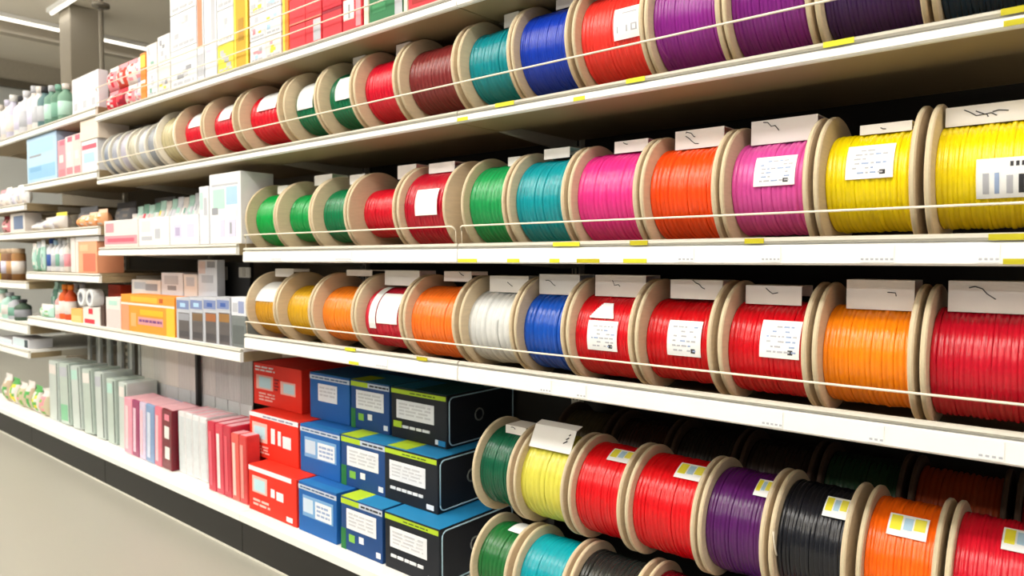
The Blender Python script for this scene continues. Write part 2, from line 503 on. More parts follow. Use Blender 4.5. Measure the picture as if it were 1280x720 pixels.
def spool(xl, xr, yc, zb, R, rw, rgb, label, group, n=16, stickers=(), card=None, loose=0.0012, tan=None, plain=False, tails=(), flange_rgb=None, cat='cable spool', name='cable_spool', rz=0.0, rim=None, sag=0.0):
    """wooden-flanged reel lying on its side, axis along x; stickers and card come as the photo's extents"""
    SPOOL_N[0] += 1
    rr = random.Random(SPOOL_N[0] * 13 + 5)
    xm, zc = (xl + xr) / 2, zb + R
    t = thing(name, label, cat, (xm, yc, zb), group, (0, 0, rz))
    th = 0.0105 if not plain else 0.006
    hw = (xr - xl) / 2
    fm = tan or rr.choice([TAN, TAN, TAN2])
    for sx in (-1, 1):
        x0 = sx * hw - (th if sx > 0 else 0)
        ch = 0.0025
        b = MB()
        hole = 0.022
        ring = [(x0, hole), (x0, R - ch), (x0 + ch, R), (x0 + th - ch, R), (x0 + th, R - ch), (x0 + th, hole)]
        b.lathe_x([(x, r) for x, r in ring], fm, 64)
        b.v = [(x, y, z + R) for x, y, z in b.v]
        b.build('flange', t)
        if not plain:   # paper-board rim band, paler than the face
            b = MB()
            b.lathe_x([(x0 + ch, R - 0.001), (x0 + ch, R + 0.0004), (x0 + th - ch, R + 0.0004), (x0 + th - ch, R - 0.001)], rim or EDGE, 64)
            b.v = [(x, y, z + R) for x, y, z in b.v]
            b.build('rim_band', t)
    b = MB()
    b.lathe_x([(-hw - 0.001, 0.0215), (-hw - 0.001, 0.026), (hw + 0.001, 0.026), (hw + 0.001, 0.0215)], EDGE, 24)
    b.v = [(x, y, z + R) for x, y, z in b.v]
    b.build('core', t)
    w = (xr - xl) - 2 * th - 0.001
    prof = coil_profile(w, rw, n, rr, loose)
    ph = [rr.uniform(0, 6.28) for _ in range(n + 2)]

    def wob(i, a, x, r):
        k = max(0, min(n + 1, (i - 2) // 5))
        s_ = min(1, max(0, (w / 2 - abs(x)) / 0.01))
        return x + s_ * 0.0009 * sin(a + ph[k]) + s_ * 0.0005 * sin(3 * a + ph[k] * 2), r + 0.0006 * sin(2 * a + ph[k] * 1.7) + 0.0004 * sin(5 * a + ph[k])
    b = MB()
    b.lathe_x(prof, wiremat(rgb), 56, wob)
    b.v = [(x, y, z + R - sag) for x, y, z in b.v]
    wo = b.build('winding', t, True)
    r = rw + 0.003
    zc -= sag
    Rw = R - sag

    def patch(X0, X1, a0, a1, rad, m, mb_, seg=10):
        vs, fs = [], []
        for i in range(seg + 1):
            a = a0 + (a1 - a0) * i / seg
            for q in (0, 0.0009):
                for x in (X0, X1):
                    vs.append((x, -(rad + q) * cos(a), Rw + (rad + q) * sin(a)))
        for i in range(seg):
            o_ = i * 4
            fs += [(o_ + 2, o_ + 3, o_ + 7, o_ + 6), (o_, o_ + 4, o_ + 5, o_ + 1), (o_, o_ + 2, o_ + 6, o_ + 4), (o_ + 1, o_ + 5, o_ + 7, o_ + 3)]
        e = seg * 4
        fs += [(0, 1, 3, 2), (e, e + 2, e + 3, e + 1)]
        mb_.add(vs, fs, m)
    for st in stickers:
        u0, u1, v0, v1, kind = st
        um, vm = (u0 + u1) / 2, (v0 + v1) / 2
        X0, X1 = oncyl(u0, vm, yc, zc, r)[0] - xm, oncyl(u1, vm, yc, zc, r)[0] - xm
        X0, X1 = max(X0, -w / 2 + 0.003), min(X1, w / 2 - 0.003)
        A1, A0 = oncyl(um, v0, yc, zc, r)[1], oncyl(um, v1, yc, zc, r)[1]
        if X1 <= X0 or A1 <= A0:
            continue
        W, A = X1 - X0, A1 - A0
        b = MB()
        if kind == 'tri':
            seg = 8
            for i in range(seg):
                f0, f1 = i / seg, (i + 1) / seg
                patch(X0 + W * 0.4 * f0, X1 - W * 0.25 * f0, A0 + A * f0, A0 + A * f1, r, LABEL_W, b, 2)
        else:
            patch(X0, X1, A0, A1, r, LABEL_W, b)
        lb = b.build('label', t)
        b = MB()
        q = r + 0.0006
        if kind == 'price':
            patch(X0 + W * 0.06, X0 + W * 0.34, A0 + A * 0.25, A0 + A * 0.92, q, paper((236, 226, 60)), b, 4)
            patch(X0 + W * 0.40, X0 + W * 0.62, A0 + A * 0.30, A0 + A * 0.85, q, paper((172, 205, 226)), b, 4)
            patch(X0 + W * 0.66, X0 + W * 0.94, A0 + A * 0.35, A0 + A * 0.90, q, paper((232, 224, 80)), b, 4)
        elif kind == 'text':
            for k in range(6):
                f = 0.12 + 0.13 * k
                xa = X0 + W * (0.14 + 0.06 * rr.random())
                while xa < X0 + W * 0.84:
                    wd = W * rr.uniform(0.05, 0.16)
                    if rr.random() < 0.72:
                        patch(xa, min(xa + wd, X1 - W * 0.08), A0 + A * (f + 0.02), A0 + A * (f + 0.065), q, rr.choice([GREYINK, GREYINK, BLUEINK]), b, 2)
                    xa += wd + W * 0.04
            patch(X0 + W * 0.72, X0 + W * 0.84, A0 + A * 0.10, A0 + A * 0.22, q, INK, b, 2)
        elif kind == 'bars':
            for k in range(4):
                f = 0.12 + 0.21 * k
                patch(X0 + W * f, X0 + W * (f + 0.05 + 0.08 * rr.random()), A0 + A * 0.12, A0 + A * rr.uniform(0.55, 0.7), q, rr.choice([GREYINK, BLUEINK, INK]), b, 5)
            for k in range(3):
                patch(X0 + W * (0.6 + 0.1 * k), X0 + W * (0.66 + 0.1 * k), A0 + A * 0.78, A0 + A * 0.9, q, INK, b, 2)
        elif kind == 'ten':
            # handwritten price digits on the label
            for xa, xb in ((0.12, 0.16), (0.44, 0.50), (0.62, 0.67), (0.78, 0.83)):
                patch(X0 + W * xa, X0 + W * xb, A0 + A * 0.22, A0 + A * 0.42, q, GREYINK, b, 2)
            for aa in (0.22, 0.40):
                patch(X0 + W * 0.62, X0 + W * 0.83, A0 + A * aa, A0 + A * (aa + 0.04), q, GREYINK, b, 2)
            patch(X0 + W * 0.30, X0 + W * 0.80, A0 + A * 0.80, A0 + A * 0.84, q, GREYINK, b, 2)
        if b.v:
            b.build('print', lb)
    if card:
        u0, u1, v0, v1 = card[:4]
        yp = yc - 0.42 * rw
        vm = (v0 + v1) / 2
        um = (u0 + u1) / 2
        X0, X1 = aty(u0, vm, yp).x - xm, aty(u1, vm, yp).x - xm
        X0, X1 = max(X0, -w / 2 + 0.002), min(X1, w / 2 - 0.002)
        zt, zbm = aty(um, v0, yp).z - zb, aty(um, v1, yp).z - zb
        zmin = Rw + sqrt(rw * rw - (0.42 * rw) ** 2) + 0.003
        zbm = max(zbm, zmin)
        zt = max(zt, zbm + 0.02)
        zt = min(zt, 2 * R + (0.012 if zb < 1.5 else -0.001))
        yl = yp - yc
        yb = yl + 0.075
        e = 0.0016
        if X1 - X0 > 0.015:
            b = MB()
            # folded card: front face, top and back flap, open at the ends
            b.prism([(yl, zbm), (yl + e, zbm), (yl + e * 1.5, zt - e), (yb - e, zt - e), (yb - e, zbm + 0.018), (yb, zbm + 0.018), (yb, zt), (yl + e * 0.5, zt)], X0, X1, CARD)
            cd = b.build('tag_card', t)
            # pen strokes
            b = MB()
            W, Hh = X1 - X0, zt - zbm
            if len(card) > 4 and Hh > 0.012:
                for k in range(card[4]):
                    cx = X0 + W * rr.uniform(0.3, 0.75)
                    cz = zbm + Hh * rr.uniform(0.4, 0.75)
                    pts = []
                    m_ = rr.choice([3, 4, 5])
                    for i in range(m_):
                        pts.append((cx + W * 0.06 * (i - m_ / 2) + W * rr.uniform(-.03, .03), yl - 0.0003, cz - Hh * rr.uniform(0.06, 0.13) * (i - m_ / 2) + Hh * rr.uniform(-.08, .08)))
                    b.tube(pts, 0.0010, INK, 5)
                b.build('pen_mark', cd, True)
    for (xf, a0, ln, mm) in tails:
        # loose end of the wire lying against the flange
        b = MB()
        pts = []
        for i in range(8):
            f = i / 7
            a = a0 + ln * f
            q = rw + 0.004 + 0.028 * f
            pts.append((xf * w / 2, -q * cos(a), Rw + q * sin(a)))
        b.tube(pts, 0.0022, mm, 6)
        b.build('wire_end', t, True)
    return t


def row_spools(rows, z, R, yf, group):
    for r in rows:
        (u0, u1, rgb, rw, n, label), kw = r[:6], (r[6] if len(r) > 6 else {})
        RR = kw.pop('R', R)
        xl, xr = fx(u0, yf + 0.015), fx(u1, yf + 0.015)
        spool(xl, xr, yf + RR, z + 0.0006, RR, rw, rgb, label, group, n, **kw)


# upper spool shelf
row_spools([
    (224, 258, (205, 28, 50), 0.10, 10, 'crimson spool with white sticker, nearest to the thin white reels', dict(stickers=[(243, 258, 136, 157, 'plain')])),
    (260, 298, (205, 28, 50), 0.10, 10, 'crimson spool with white sticker, second from the thin white reels', dict(stickers=[(278, 290, 129, 149, 'plain')])),
    (304, 354, (212, 28, 48), 0.10, 10, 'crimson spool with white sticker, just left of the dark green spools', dict(stickers=[(328, 347, 113, 136, 'plain')])),
    (360, 400, (14, 112, 76), 0.098, 10, 'dark green spool with white sticker, the further left of two on its shelf', dict(stickers=[(373, 391, 106, 136, 'plain')])),
    (402, 444, (14, 112, 76), 0.10, 10, 'dark green spool with white sticker, directly left of the plain crimson spool', dict(stickers=[(420, 440, 98, 124, 'plain')], card=(441, 456, 66, 80))),
    (447, 498, (205, 24, 52), 0.105, 11, 'plain crimson spool between dark green and brown spools', dict(card=(495, 512, 48, 68))),
    (502, 571, (126, 48, 48), 0.107, 13, 'brown cable spool left of the teal one, upper shelf', {}),
    (576, 640, (16, 140, 150), 0.108, 12, 'teal cable spool beside the royal blue one, upper shelf', dict(card=(630, 648, 16, 36), loose=0.002)),
    (642, 712, (18, 62, 176), 0.118, 22, 'royal blue cable spool on the upper shelf', dict(card=(695, 726, -4, 14), loose=0.0005)),
    (717, 804, (236, 66, 58), 0.118, 16, 'coral red cable spool with a white price label on the upper shelf', dict(stickers=[(767, 802, 9, 48, 'ten')])),
    (806, 898, (142, 44, 142), 0.12, 18, 'bright purple cable spool with loose turns at its lower left', dict(loose=0.0015, tails=[(-0.7, -0.9, 0.5, wiremat((160, 70, 160)))])),
    (901, 1008, (128, 40, 130), 0.12, 18, 'purple cable spool cut off at top, right of the bright purple one', {}),
    (1013, 1148, (62, 28, 84), 0.12, 20, 'dark violet cable spool on the upper shelf', {}),
    (1154, 1330, (14, 44, 66), 0.12, 20, 'navy cable spool at the top right corner', {}),
], Z4, 0.1455, 0.02, 'spools on the upper shelf')
# thin reels at the left end of the upper shelf
xs = [(128, 141, (150, 158, 172)), (141, 152, (168, 172, 184)), (152, 163, (188, 186, 200)), (163, 174, (198, 194, 176)), (174, 186, (196, 200, 206)), (186, 198, (150, 154, 160))]
for i, (u0, u1, c) in enumerate(xs):
    xl, xr = max(fx(u0, 0.03), SEAM3 + 0.006), fx(u1, 0.03)
    spool(xl, xr - 0.003, 0.02 + 0.125, Z4 + 0.0006, 0.125, 0.114, c, '%s thin pale reel from the left end of the upper shelf' % ORD[i], 'thin reels on the upper shelf', 5,
          tan=mat((216, 212, 200), 0.5, amt=0.05), plain=True, name='thin_reel', cat='reel')
spool(fx(199, 0.03), fx(222, 0.03), 0.02 + 0.143, Z4 + 0.0006, 0.143, 0.12, (196, 186, 150), 'large cream reel with pale yellow winding beside the thin reels', 'thin reels on the upper shelf', 5,
      tan=mat((242, 236, 224), 0.55, amt=0.05), plain=True, name='thin_reel', cat='reel')

# middle spool shelf
row_spools([
    (311, 348, (16, 160, 74), 0.106, 12, 'bright green spool at the left end of the middle spool shelf', dict(card=(347, 360, 232, 242))),
    (349, 392, (18, 150, 74), 0.094, 12, 'bright green spool, second from the left on the middle spool shelf', dict(card=(393, 417, 218, 231))),
    (393, 436, (12, 118, 74), 0.100, 12, 'deeper green spool beside the plain red one, middle spool shelf', dict(card=(437, 456, 218, 230))),
    (438, 497, (200, 24, 44), 0.085, 14, 'plain red spool beside the greens on the middle spool shelf', dict(card=(497, 520, 206, 223))),
    (500, 560, (178, 22, 46), 0.124, 14, 'crimson spool with a tilted white label, middle spool shelf', dict(stickers=[(519, 546, 237, 269, 'plain')], card=(536, 568, 203, 223))),
    (580, 634, (34, 150, 84), 0.120, 9, 'mid green spool with wide loose turns beside the teal one', dict(loose=0.002, card=(635, 650, 196, 208))),
    (637, 708, (16, 150, 160), 0.120, 13, 'teal cable spool next to the hot pink one', dict(loose=0.0016, card=(680, 712, 185, 198))),
    (713, 798, (226, 62, 142), 0.120, 14, 'hot pink cable spool between teal and orange', dict(loose=0.0016, card=(768, 810, 175, 190, 1))),
    (802, 896, (240, 84, 28), 0.114, 14, 'bright red-orange cable spool between two pink ones', dict(card=(844, 905, 161, 186, 2))),
    (901, 1010, (218, 92, 166), 0.106, 15, 'orchid pink cable spool with white label beside the yellow ones', dict(stickers=[(943, 994, 196, 232, 'text')], card=(939, 1027, 147, 178, 1))),
    (1017, 1143, (246, 222, 24), 0.104, 17, 'yellow cable spool with a square white label, left of two yellow ones', dict(stickers=[(1058, 1117, 182, 223, 'text')], card=(1075, 1140, 154, 167, 1))),
    (1154, 1320, (246, 222, 28), 0.102, 19, 'yellow cable spool at the right edge with a barcode style label', dict(stickers=[(1220, 1292, 197, 247, 'bars')], card=(1182, 1310, 128, 157, 3))),
], Z3 - 0.033, 0.147, 0.02, 'spools on the middle shelf')

# lower spool shelf
row_spools([
    (310, 346, (202, 150, 44), 0.106, 10, 'mustard spool with white sticker at the left end of its shelf', dict(sag=0.012, stickers=[(324, 348, 352, 377, 'plain')], card=(344, 372, 334, 346))),
    (348, 390, (214, 168, 44), 0.099, 10, 'mustard yellow spool without sticker, second on the lower spool shelf', dict(sag=0.012)),
    (392, 444, (240, 138, 46), 0.101, 12, 'light orange spool right of the mustard ones', dict(sag=0.012, card=(433, 467, 334, 345))),
    (446, 504, (206, 44, 66), 0.104, 12, 'red and white banded spool between two orange ones', dict(sag=0.012, stickers=[(472, 498, 367, 405, 'plain'), (463, 471, 358, 410, 'plain')], card=(481, 526, 336, 357))),
    (507, 571, (244, 124, 46), 0.114, 14, 'orange spool beside the white one, lower spool shelf', dict(sag=0.012, card=(555, 600, 333, 352, 1))),
    (577, 643, (222, 224, 222), 0.112, 8, 'white cable spool with wide loose turns', dict(sag=0.012, loose=0.0022, card=(612, 663, 345, 372, 1))),
    (646, 708, (26, 84, 180), 0.111, 9, 'blue cable spool between the white and red ones', dict(sag=0.012, loose=0.0018, card=(674, 728, 343, 375, 1))),
    (711, 793, (204, 18, 32), 0.111, 24, 'red spool with square label and triangular sticker above it', dict(sag=0.012, stickers=[(734, 771, 401, 438, 'text'), (740, 770, 379, 398, 'tri')], card=(744, 808, 344, 371, 1), loose=0.0004)),
    (797, 893, (204, 20, 30), 0.102, 15, 'red spool with square label, middle of the three labelled red spools', dict(sag=0.012, stickers=[(834, 876, 401, 445, 'text')], card=(838, 903, 350, 374, 1))),
    (901, 1012, (204, 16, 32), 0.107, 15, 'red spool with square label, directly left of the amber one', dict(sag=0.012, stickers=[(950, 1000, 401, 448, 'text')], card=(932, 1002, 357, 381, 1))),
    (1019, 1146, (248, 142, 26), 0.105, 16, 'amber orange cable spool between two red ones', dict(sag=0.012, card=(1058, 1143, 350, 395, 1), loose=0.0007)),
    (1154, 1320, (190, 20, 44), 0.108, 18, 'dark red cable spool at the right edge of the lower spool shelf', dict(sag=0.012, card=(1185, 1310, 352, 402, 1), loose=0.0007)),
], Z2 - 0.033, 0.140, 0.02, 'spools on the lower shelf')

# bottom stack: lower row, upper row resting on it, and a dark row behind
Rl, Ru = 0.13, 0.144
yl_ = 0.13
zl_ = ZB + 0.0006
dy = 0.068
zu_c = zl_ + Rl + sqrt((Rl + Ru + 0.001) ** 2 - dy ** 2)
P = 'price'
row_b = [
    (590, 636, (34, 106, 54), 0.108, 8, 'dark green spool at the floor level left end, below the other green one', dict(stickers=[(638, 664, 652, 668, 'plain')], loose=0.002)),
    (643, 706, (18, 158, 172), 0.108, 11, 'turquoise spool in the lowest row', {}),
    (711, 792, (40, 44, 42), 0.108, 13, 'charcoal spool in the lowest row beside the turquoise one', {}),
    (799, 880, (110, 20, 30), 0.108, 13, 'maroon spool in the lowest row beside the charcoal one', {}),
]
for (u0, u1, c, rw, n, label, kw) in row_b:
    spool(fx(u0, 0.015), fx(u1, 0.015), yl_, zl_, Rl, rw, c, label, 'spools in the lowest row', n, **kw)
for (u0, u1, c, label) in [(884, 975, (70, 60, 110), 'violet grey spool in the lowest row, under the purple one'), (980, 1085, (150, 30, 34), 'red spool in the lowest row, under the black one'),
                           (1090, 1200, (40, 44, 90), 'navy spool in the lowest row, under the orange one'), (1206, 1330, (170, 120, 40), 'ochre spool in the lowest row, at the right edge')]:
    spool(fx(u0, 0.015), fx(u1, 0.015), yl_, zl_, Rl, 0.098, c, label, 'spools in the lowest row', 12)
yu = yl_ + dy
row_u = [
    (593, 640, (14, 88, 62), 0.12, 12, 'bottle green spool at the left end of the second row up', dict(card=(632, 668, 534, 558, 1))),
    (645, 708, (222, 216, 96), 0.124, 9, 'pale yellow spool under a slanted white paper', dict(loose=0.002)),
    (714, 780, (212, 20, 30), 0.124, 14, 'red spool with small price sticker beside the pale yellow one', dict(stickers=[(760, 801, 563, 579, P)])),
    (786, 874, (212, 20, 30), 0.124, 14, 'red spool with small price sticker beside the dark purple one', dict(stickers=[(844, 889, 581, 601, P)])),
    (878, 962, (84, 28, 94), 0.124, 14, 'dark purple spool with price sticker, bottom right stack', dict(stickers=[(943, 990, 602, 624, P)])),
    (968, 1066, (24, 26, 32), 0.124, 14, 'black cable spool with yellow price sticker', dict(stickers=[(1029, 1080, 624, 650, P)], tails=[(-0.96, -0.1, 0.4, WIRE_WHITE)])),
    (1079, 1182, (246, 110, 22), 0.124, 16, 'orange cable spool with yellow price sticker, bottom right', dict(stickers=[(1109, 1161, 645, 673, P)])),
    (1191, 1320, (212, 30, 52), 0.124, 17, 'red spool with price sticker cut off by the right edge', dict(stickers=[(1252, 1306, 664, 692, P)])),
]
for (u0, u1, c, rw, n, label, kw) in row_u:
    spool(fx(u0, yu - Ru + 0.015), fx(u1, yu - Ru + 0.015), yu, zu_c - Ru, Ru, rw, c, label, 'spools in the second row up', n, **kw)
# slanted paper lying over the pale yellow spool
xc0, xc1 = fx(645, yu - Ru + 0.015) + 0.018, fx(708, yu - Ru + 0.015) - 0.013
t = thing('price_paper', 'slanted white paper lying on the pale yellow spool', 'paper', ((xc0 + xc1) / 2, yu - 0.092, zu_c + 0.100), None, (radians(-20), 0, 0))
hw = (xc1 - xc0) / 2
b = MB(); b.prism([(0, 0), (0.0015, 0), (0.012, 0.066), (0.035, 0.083), (0.034, 0.0845), (0.0105, 0.0672)], -hw, hw, paper((240, 238, 234))); b.build('sheet', t)
b = MB()
for k in range(3):
    b.tube([(hw * (0.55 + 0.1 * k), 0.0035 + 0.001, 0.026 + 0.012 * k), (hw * (0.72 + 0.05 * k), 0.0045, 0.034 + 0.01 * k)], 0.0016, INK, 5)
b.build('pen_mark', t, True)

# second row at the back on a riser, shade put into its flange colour
t = thing('riser', 'dark steel riser under the rear spools at the bottom', 'riser', (-0.66, 0.475, ZB))
b = MB(); b.box(-0.78, 0.78, -0.11, 0.13, 0.275, 0.29, BLACK_METAL, 0.002); b.build('top_plate', t)
for sx in (-0.76, 0, 0.76):
    b = MB(); b.box(sx - 0.012, sx + 0.012, -0.1, 0.12, 0.0, 0.275, BLACK_METAL, 0.002); b.build('support', t)
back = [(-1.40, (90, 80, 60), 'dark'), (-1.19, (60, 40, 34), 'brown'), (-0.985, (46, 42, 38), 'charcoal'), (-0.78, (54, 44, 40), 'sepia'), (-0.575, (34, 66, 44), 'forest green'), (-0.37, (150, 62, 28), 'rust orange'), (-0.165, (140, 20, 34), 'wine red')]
for x, c, nm in back:
    spool(x, x + 0.19, 0.48, ZB + 0.2906, 0.132, 0.11, c, '%s spool in shadow behind the bottom stack' % nm if nm != 'dark' else 'olive brown spool in deep shadow behind the bottle green one', 'spools in shadow behind the bottom stack', 14, tan=SHADED_TAN, rim=SHADED_TAN)


# ------------------------------------------------------------------ cartons, packs and other goods
def carton(name, cat, label, x0, x1, y0, d, z0, h, body, panels=(), group=None, parts=(), ch=0.0025, rz=0.0, top=None):
    """closed carton; panels = (face, a0, a1, b0, b1, material) in fractions of the face, face F front, R right side, T top"""
    xm = (x0 + x1) / 2
    w = x1 - x0
    b = MB()
    b.box(-w / 2, w / 2, 0, d, 0, h, body, min(ch, w * 0.2, h * 0.2, d * 0.2))
    e = 0.0006

    def panel(b_, f, a0, a1, c0, c1, m, lift=1):
        q = e * lift
        if f == 'F':
            b_.box(-w / 2 + w * a0, -w / 2 + w * a1, -q, 0.0005, h * c0, h * c1, m)
        elif f == 'R':
            b_.box(w / 2 - 0.0005, w / 2 + q, d * a0, d * a1, h * c0, h * c1, m)
        elif f == 'T':
            b_.box(-w / 2 + w * a0, -w / 2 + w * a1, d * c0, d * c1, h - 0.0005, h + q, m)
    for i, p_ in enumerate(panels):
        panel(b, *p_, lift=1 + 0.15 * i)
    o = b.build(name)
    o.location = (xm, y0, z0)
    o.rotation_euler = (0, 0, rz)
    tag(o, label, cat, group)
    for pn, pl in parts:
        b = MB()
        for i, p_ in enumerate(pl):
            panel(b, *p_, lift=2.2 + 0.3 * i)
        c = b.build(pn)
        c.parent = o
    return o


def textlines(f, a0, a1, c0, c1, n, m, rr, words=3):
    out = []
    hh = (c1 - c0) / n
    for k in range(n):
        a = a0
        while a < a1 - 0.02:
            wd = rr.uniform(0.6, 1.3) * (a1 - a0) / words
            out.append((f, a, min(a + wd * 0.8, a1), c0 + hh * (k + 0.25), c0 + hh * (k + 0.75), m))
            a += wd
    return out


RED_B, BLUE_B, BLACK_B = paper((228, 46, 26)), paper((26, 96, 170)), paper((24, 28, 36))
NAVY_B = paper((28, 70, 128))
LIME, CYAN = paper((178, 208, 44)), paper((32, 128, 182))
PALE, PINKP, ICE = paper((234, 236, 240)), paper((240, 190, 180)), paper((186, 222, 232))
rr = random.Random(3)
hB = 0.1885
rows_y = [0.05, 0.135, 0.235]
rowname = ['bottom', 'middle', 'top']
for k in range(3):
    y, z = rows_y[k], ZB + 0.0006 + k * (hB + 0.0005)
    # red boxes
    u_l, u_r = [(307, 367), (309, 370), (315, 375)][k]
    x0, x1 = fx(u_l, y), fx(u_r, y)
    if k == 2:
        pn = [('F', 0.06, 0.42, 0.38, 0.72, PINKP), ('F', 0.12, 0.38, 0.42, 0.68, ICE), ('F', 0.58, 0.88, 0.36, 0.66, PINKP), ('F', 0.64, 0.86, 0.40, 0.62, ICE)]
        pn += textlines('F', 0.04, 0.46, 0.80, 0.95, 2, PALE, rr) + textlines('F', 0.12, 0.46, 0.10, 0.32, 3, PINKP, rr, 2) + textlines('F', 0.46, 0.54, 0.40, 0.70, 4, paper((150, 30, 40)), rr, 1)
    elif k == 1:
        pn = [('F', 0.0, 1.0, 0.90, 1.0, PALE), ('F', 0.06, 0.38, 0.34, 0.78, PINKP), ('F', 0.10, 0.34, 0.42, 0.70, ICE), ('F', 0.46, 0.54, 0.38, 0.72, PALE), ('F', 0.60, 0.66, 0.38, 0.70, PALE), ('F', 0.70, 0.86, 0.36, 0.62, PALE)]
        pn += textlines('F', 0.08, 0.42, 0.08, 0.28, 3, PINKP, rr, 2) + textlines('F', 0.3, 0.9, 0.91, 0.98, 1, paper((150, 150, 170)), rr, 5)
    else:
        pn = [('F', 0.0, 0.9, 0.88, 0.98, PALE), ('F', 0.08, 0.40, 0.42, 0.78, PINKP), ('F', 0.12, 0.36, 0.46, 0.72, ICE), ('F', 0.48, 0.56, 0.44, 0.62, PALE), ('F', 0.60, 0.74, 0.42, 0.60, PALE), ('F', 0.80, 0.92, 0.06, 0.16, PALE)]
        pn += textlines('F', 0.10, 0.46, 0.12, 0.30, 2, PINKP, rr, 2)
    carton('cable_box', 'box', 'red printed box, %s one of its stack of three' % rowname[k], x0, x1, y, 0.34, z, hB, RED_B, pn, 'boxes stacked on the base shelf')
    # blue boxes
    u_l, u_r = [(369, 418), (372, 423), (385, 436)][k]
    x0, x1 = fx(u_l, y) + 0.004, fx(u_r, y) - 0.003
    strip = paper((196, 206, 220))
    pn = [('F', 0.0, 1.0, 0.86, 0.95, strip), ('T', 0.0, 1.0, 0.0, 0.12, paper((30, 112, 178)))] + textlines('F', 0.05, 0.95, 0.875, 0.935, 1, paper((60, 90, 130)), rr, 7)
    if k == 2:
        pn += [('F', 0.22, 0.70, 0.40, 0.78, PALE)] + textlines('F', 0.26, 0.66, 0.5, 0.74, 3, LTXT, rr)
    else:
        pn += [('F', 0.12, 0.92, 0.34, 0.76, paper((120, 168, 214))), ('F', 0.14, 0.40, 0.42, 0.70, paper((200, 216, 232))), ('F', 0.46, 0.88, 0.36, 0.70, PALE)] + textlines('F', 0.5, 0.84, 0.4, 0.66, 3, BLUEINK, rr)
    carton('cable_box', 'box', 'plain blue box next to the red ones, %s of three' % rowname[k], x0, x1, y, 0.33, z, hB, BLUE_B, pn, 'boxes stacked on the base shelf')
    # navy boxes
    u_l, u_r = [(423, 476), (424, 480), (437, 486)][k]
    x0, x1 = fx(u_l, y) + 0.002, fx(u_r, y) - 0.003
    pn = [('F', 0.0, 0.45, 0.87, 0.97, LIME), ('F', 0.45, 1.0, 0.87, 0.97, strip), ('T', 0.0, 1.0, 0.0, 0.5, CYAN), ('T', 0.0, 0.4, 0.0, 0.3, LIME), ('F', 0.14, 0.86, 0.42, 0.80, PALE), ('F', 0.0, 0.12, 0.0, 0.4, paper((40, 120, 60))),
          ('F', 0.2, 0.34, 0.18, 0.32, paper((130, 190, 70))), ('F', 0.45, 0.56, 0.22, 0.34, PALE), ('F', 0.86, 0.96, 0.08, 0.18, PALE)]
    pn += textlines('F', 0.5, 0.98, 0.885, 0.955, 1, INK, rr, 4) + textlines('F', 0.2, 0.8, 0.48, 0.76, 4, LTXT, rr)
    carton('cable_box', 'box', 'navy box with green corner strip, %s of three, between blue and black boxes' % rowname[k], x0, x1, y, 0.33, z, hB, NAVY_B, pn, 'boxes stacked on the base shelf')
    # black boxes, pale outline and reel hole on the side
    u_l, u_r = [(479, 548), (479, 546), (488, 558)][k]
    x0, x1 = fx(u_l, y), fx(u_r, y)
    pn = [('F', 0.0, 0.98, 0.88, 0.965, LIME), ('T', 0.0, 1.0, 0.0, 1.0, CYAN if k < 2 else paper((20, 84, 96))), ('T', 0.02, 0.4, 0.02, 0.5, LIME if k == 1 else CYAN), ('F', 0.10, 0.78, 0.40, 0.76, PALE), ('F', 0.80, 0.93, 0.05, 0.14, PALE)]
    pn += textlines('F', 0.35, 0.8, 0.895, 0.945, 1, paper((90, 110, 30)), rr, 4) + textlines('F', 0.15, 0.72, 0.46, 0.72, 4, LTXT, rr) + textlines('F', 0.12, 0.74, 0.20, 0.30, 1, PALE, rr, 5)
    if k == 2:
        pn += [('F', 0.05, 0.2, 0.22, 0.34, LIME), ('F', 0.86, 0.98, 0.04, 0.14, CYAN)]
    dd = 0.36
    o = carton('cable_box', 'box', 'black box with lime strip and pale outlined side, %s of three' % rowname[k], x0, x1, y, dd, z, hB, BLACK_B, pn, 'boxes stacked on the base shelf')
    w = x1 - x0
    b = MB()   # pale outline round the side
    m = paper((176, 210, 228))
    xx = w / 2 + 0.0016
    pts = []
    for (cy, cz, a) in ((0.03, 0.03, pi), (dd - 0.03, 0.03, 1.5 * pi), (dd - 0.03, hB - 0.03, 0), (0.03, hB - 0.03, 0.5 * pi)):
        for i in range(5):
            q = a + i * pi / 8
            pts.append((xx, cy + 0.02 * cos(q), cz + 0.02 * sin(q)))
    pts.append(pts[0])
    b.tube(pts, 0.0024, m, 6)
    ol = b.build('outline', o, True)
    b = MB()
    pts = [(xx, dd * 0.45 + 0.021 * cos(i * pi / 10), hB * 0.52 + 0.021 * sin(i * pi / 10)) for i in range(21)]
    b.tube(pts, 0.0028, mat((120, 124, 120), 0.4), 6)
    b.build('reel_hole_ring', o, True)


def pcart(name, cat, label, u0, u1, vt, z, y, d, body, panels=(), group=None, vb=None, gap=0.002, zmax=9, **kw):
    """carton standing at depth y on height z whose photo extents are u0..u1 with its top at vt"""
    x0, x1 = fx(u0, y), fx(u1, y)
    h = min(aty((u0 + u1) / 2, vt, y).z, zmax) - z
    return carton(name, cat, label, x0 + gap / 2, x1 - gap / 2, y, d, z + 0.0006, max(h, 0.02), body, panels, group, **kw)


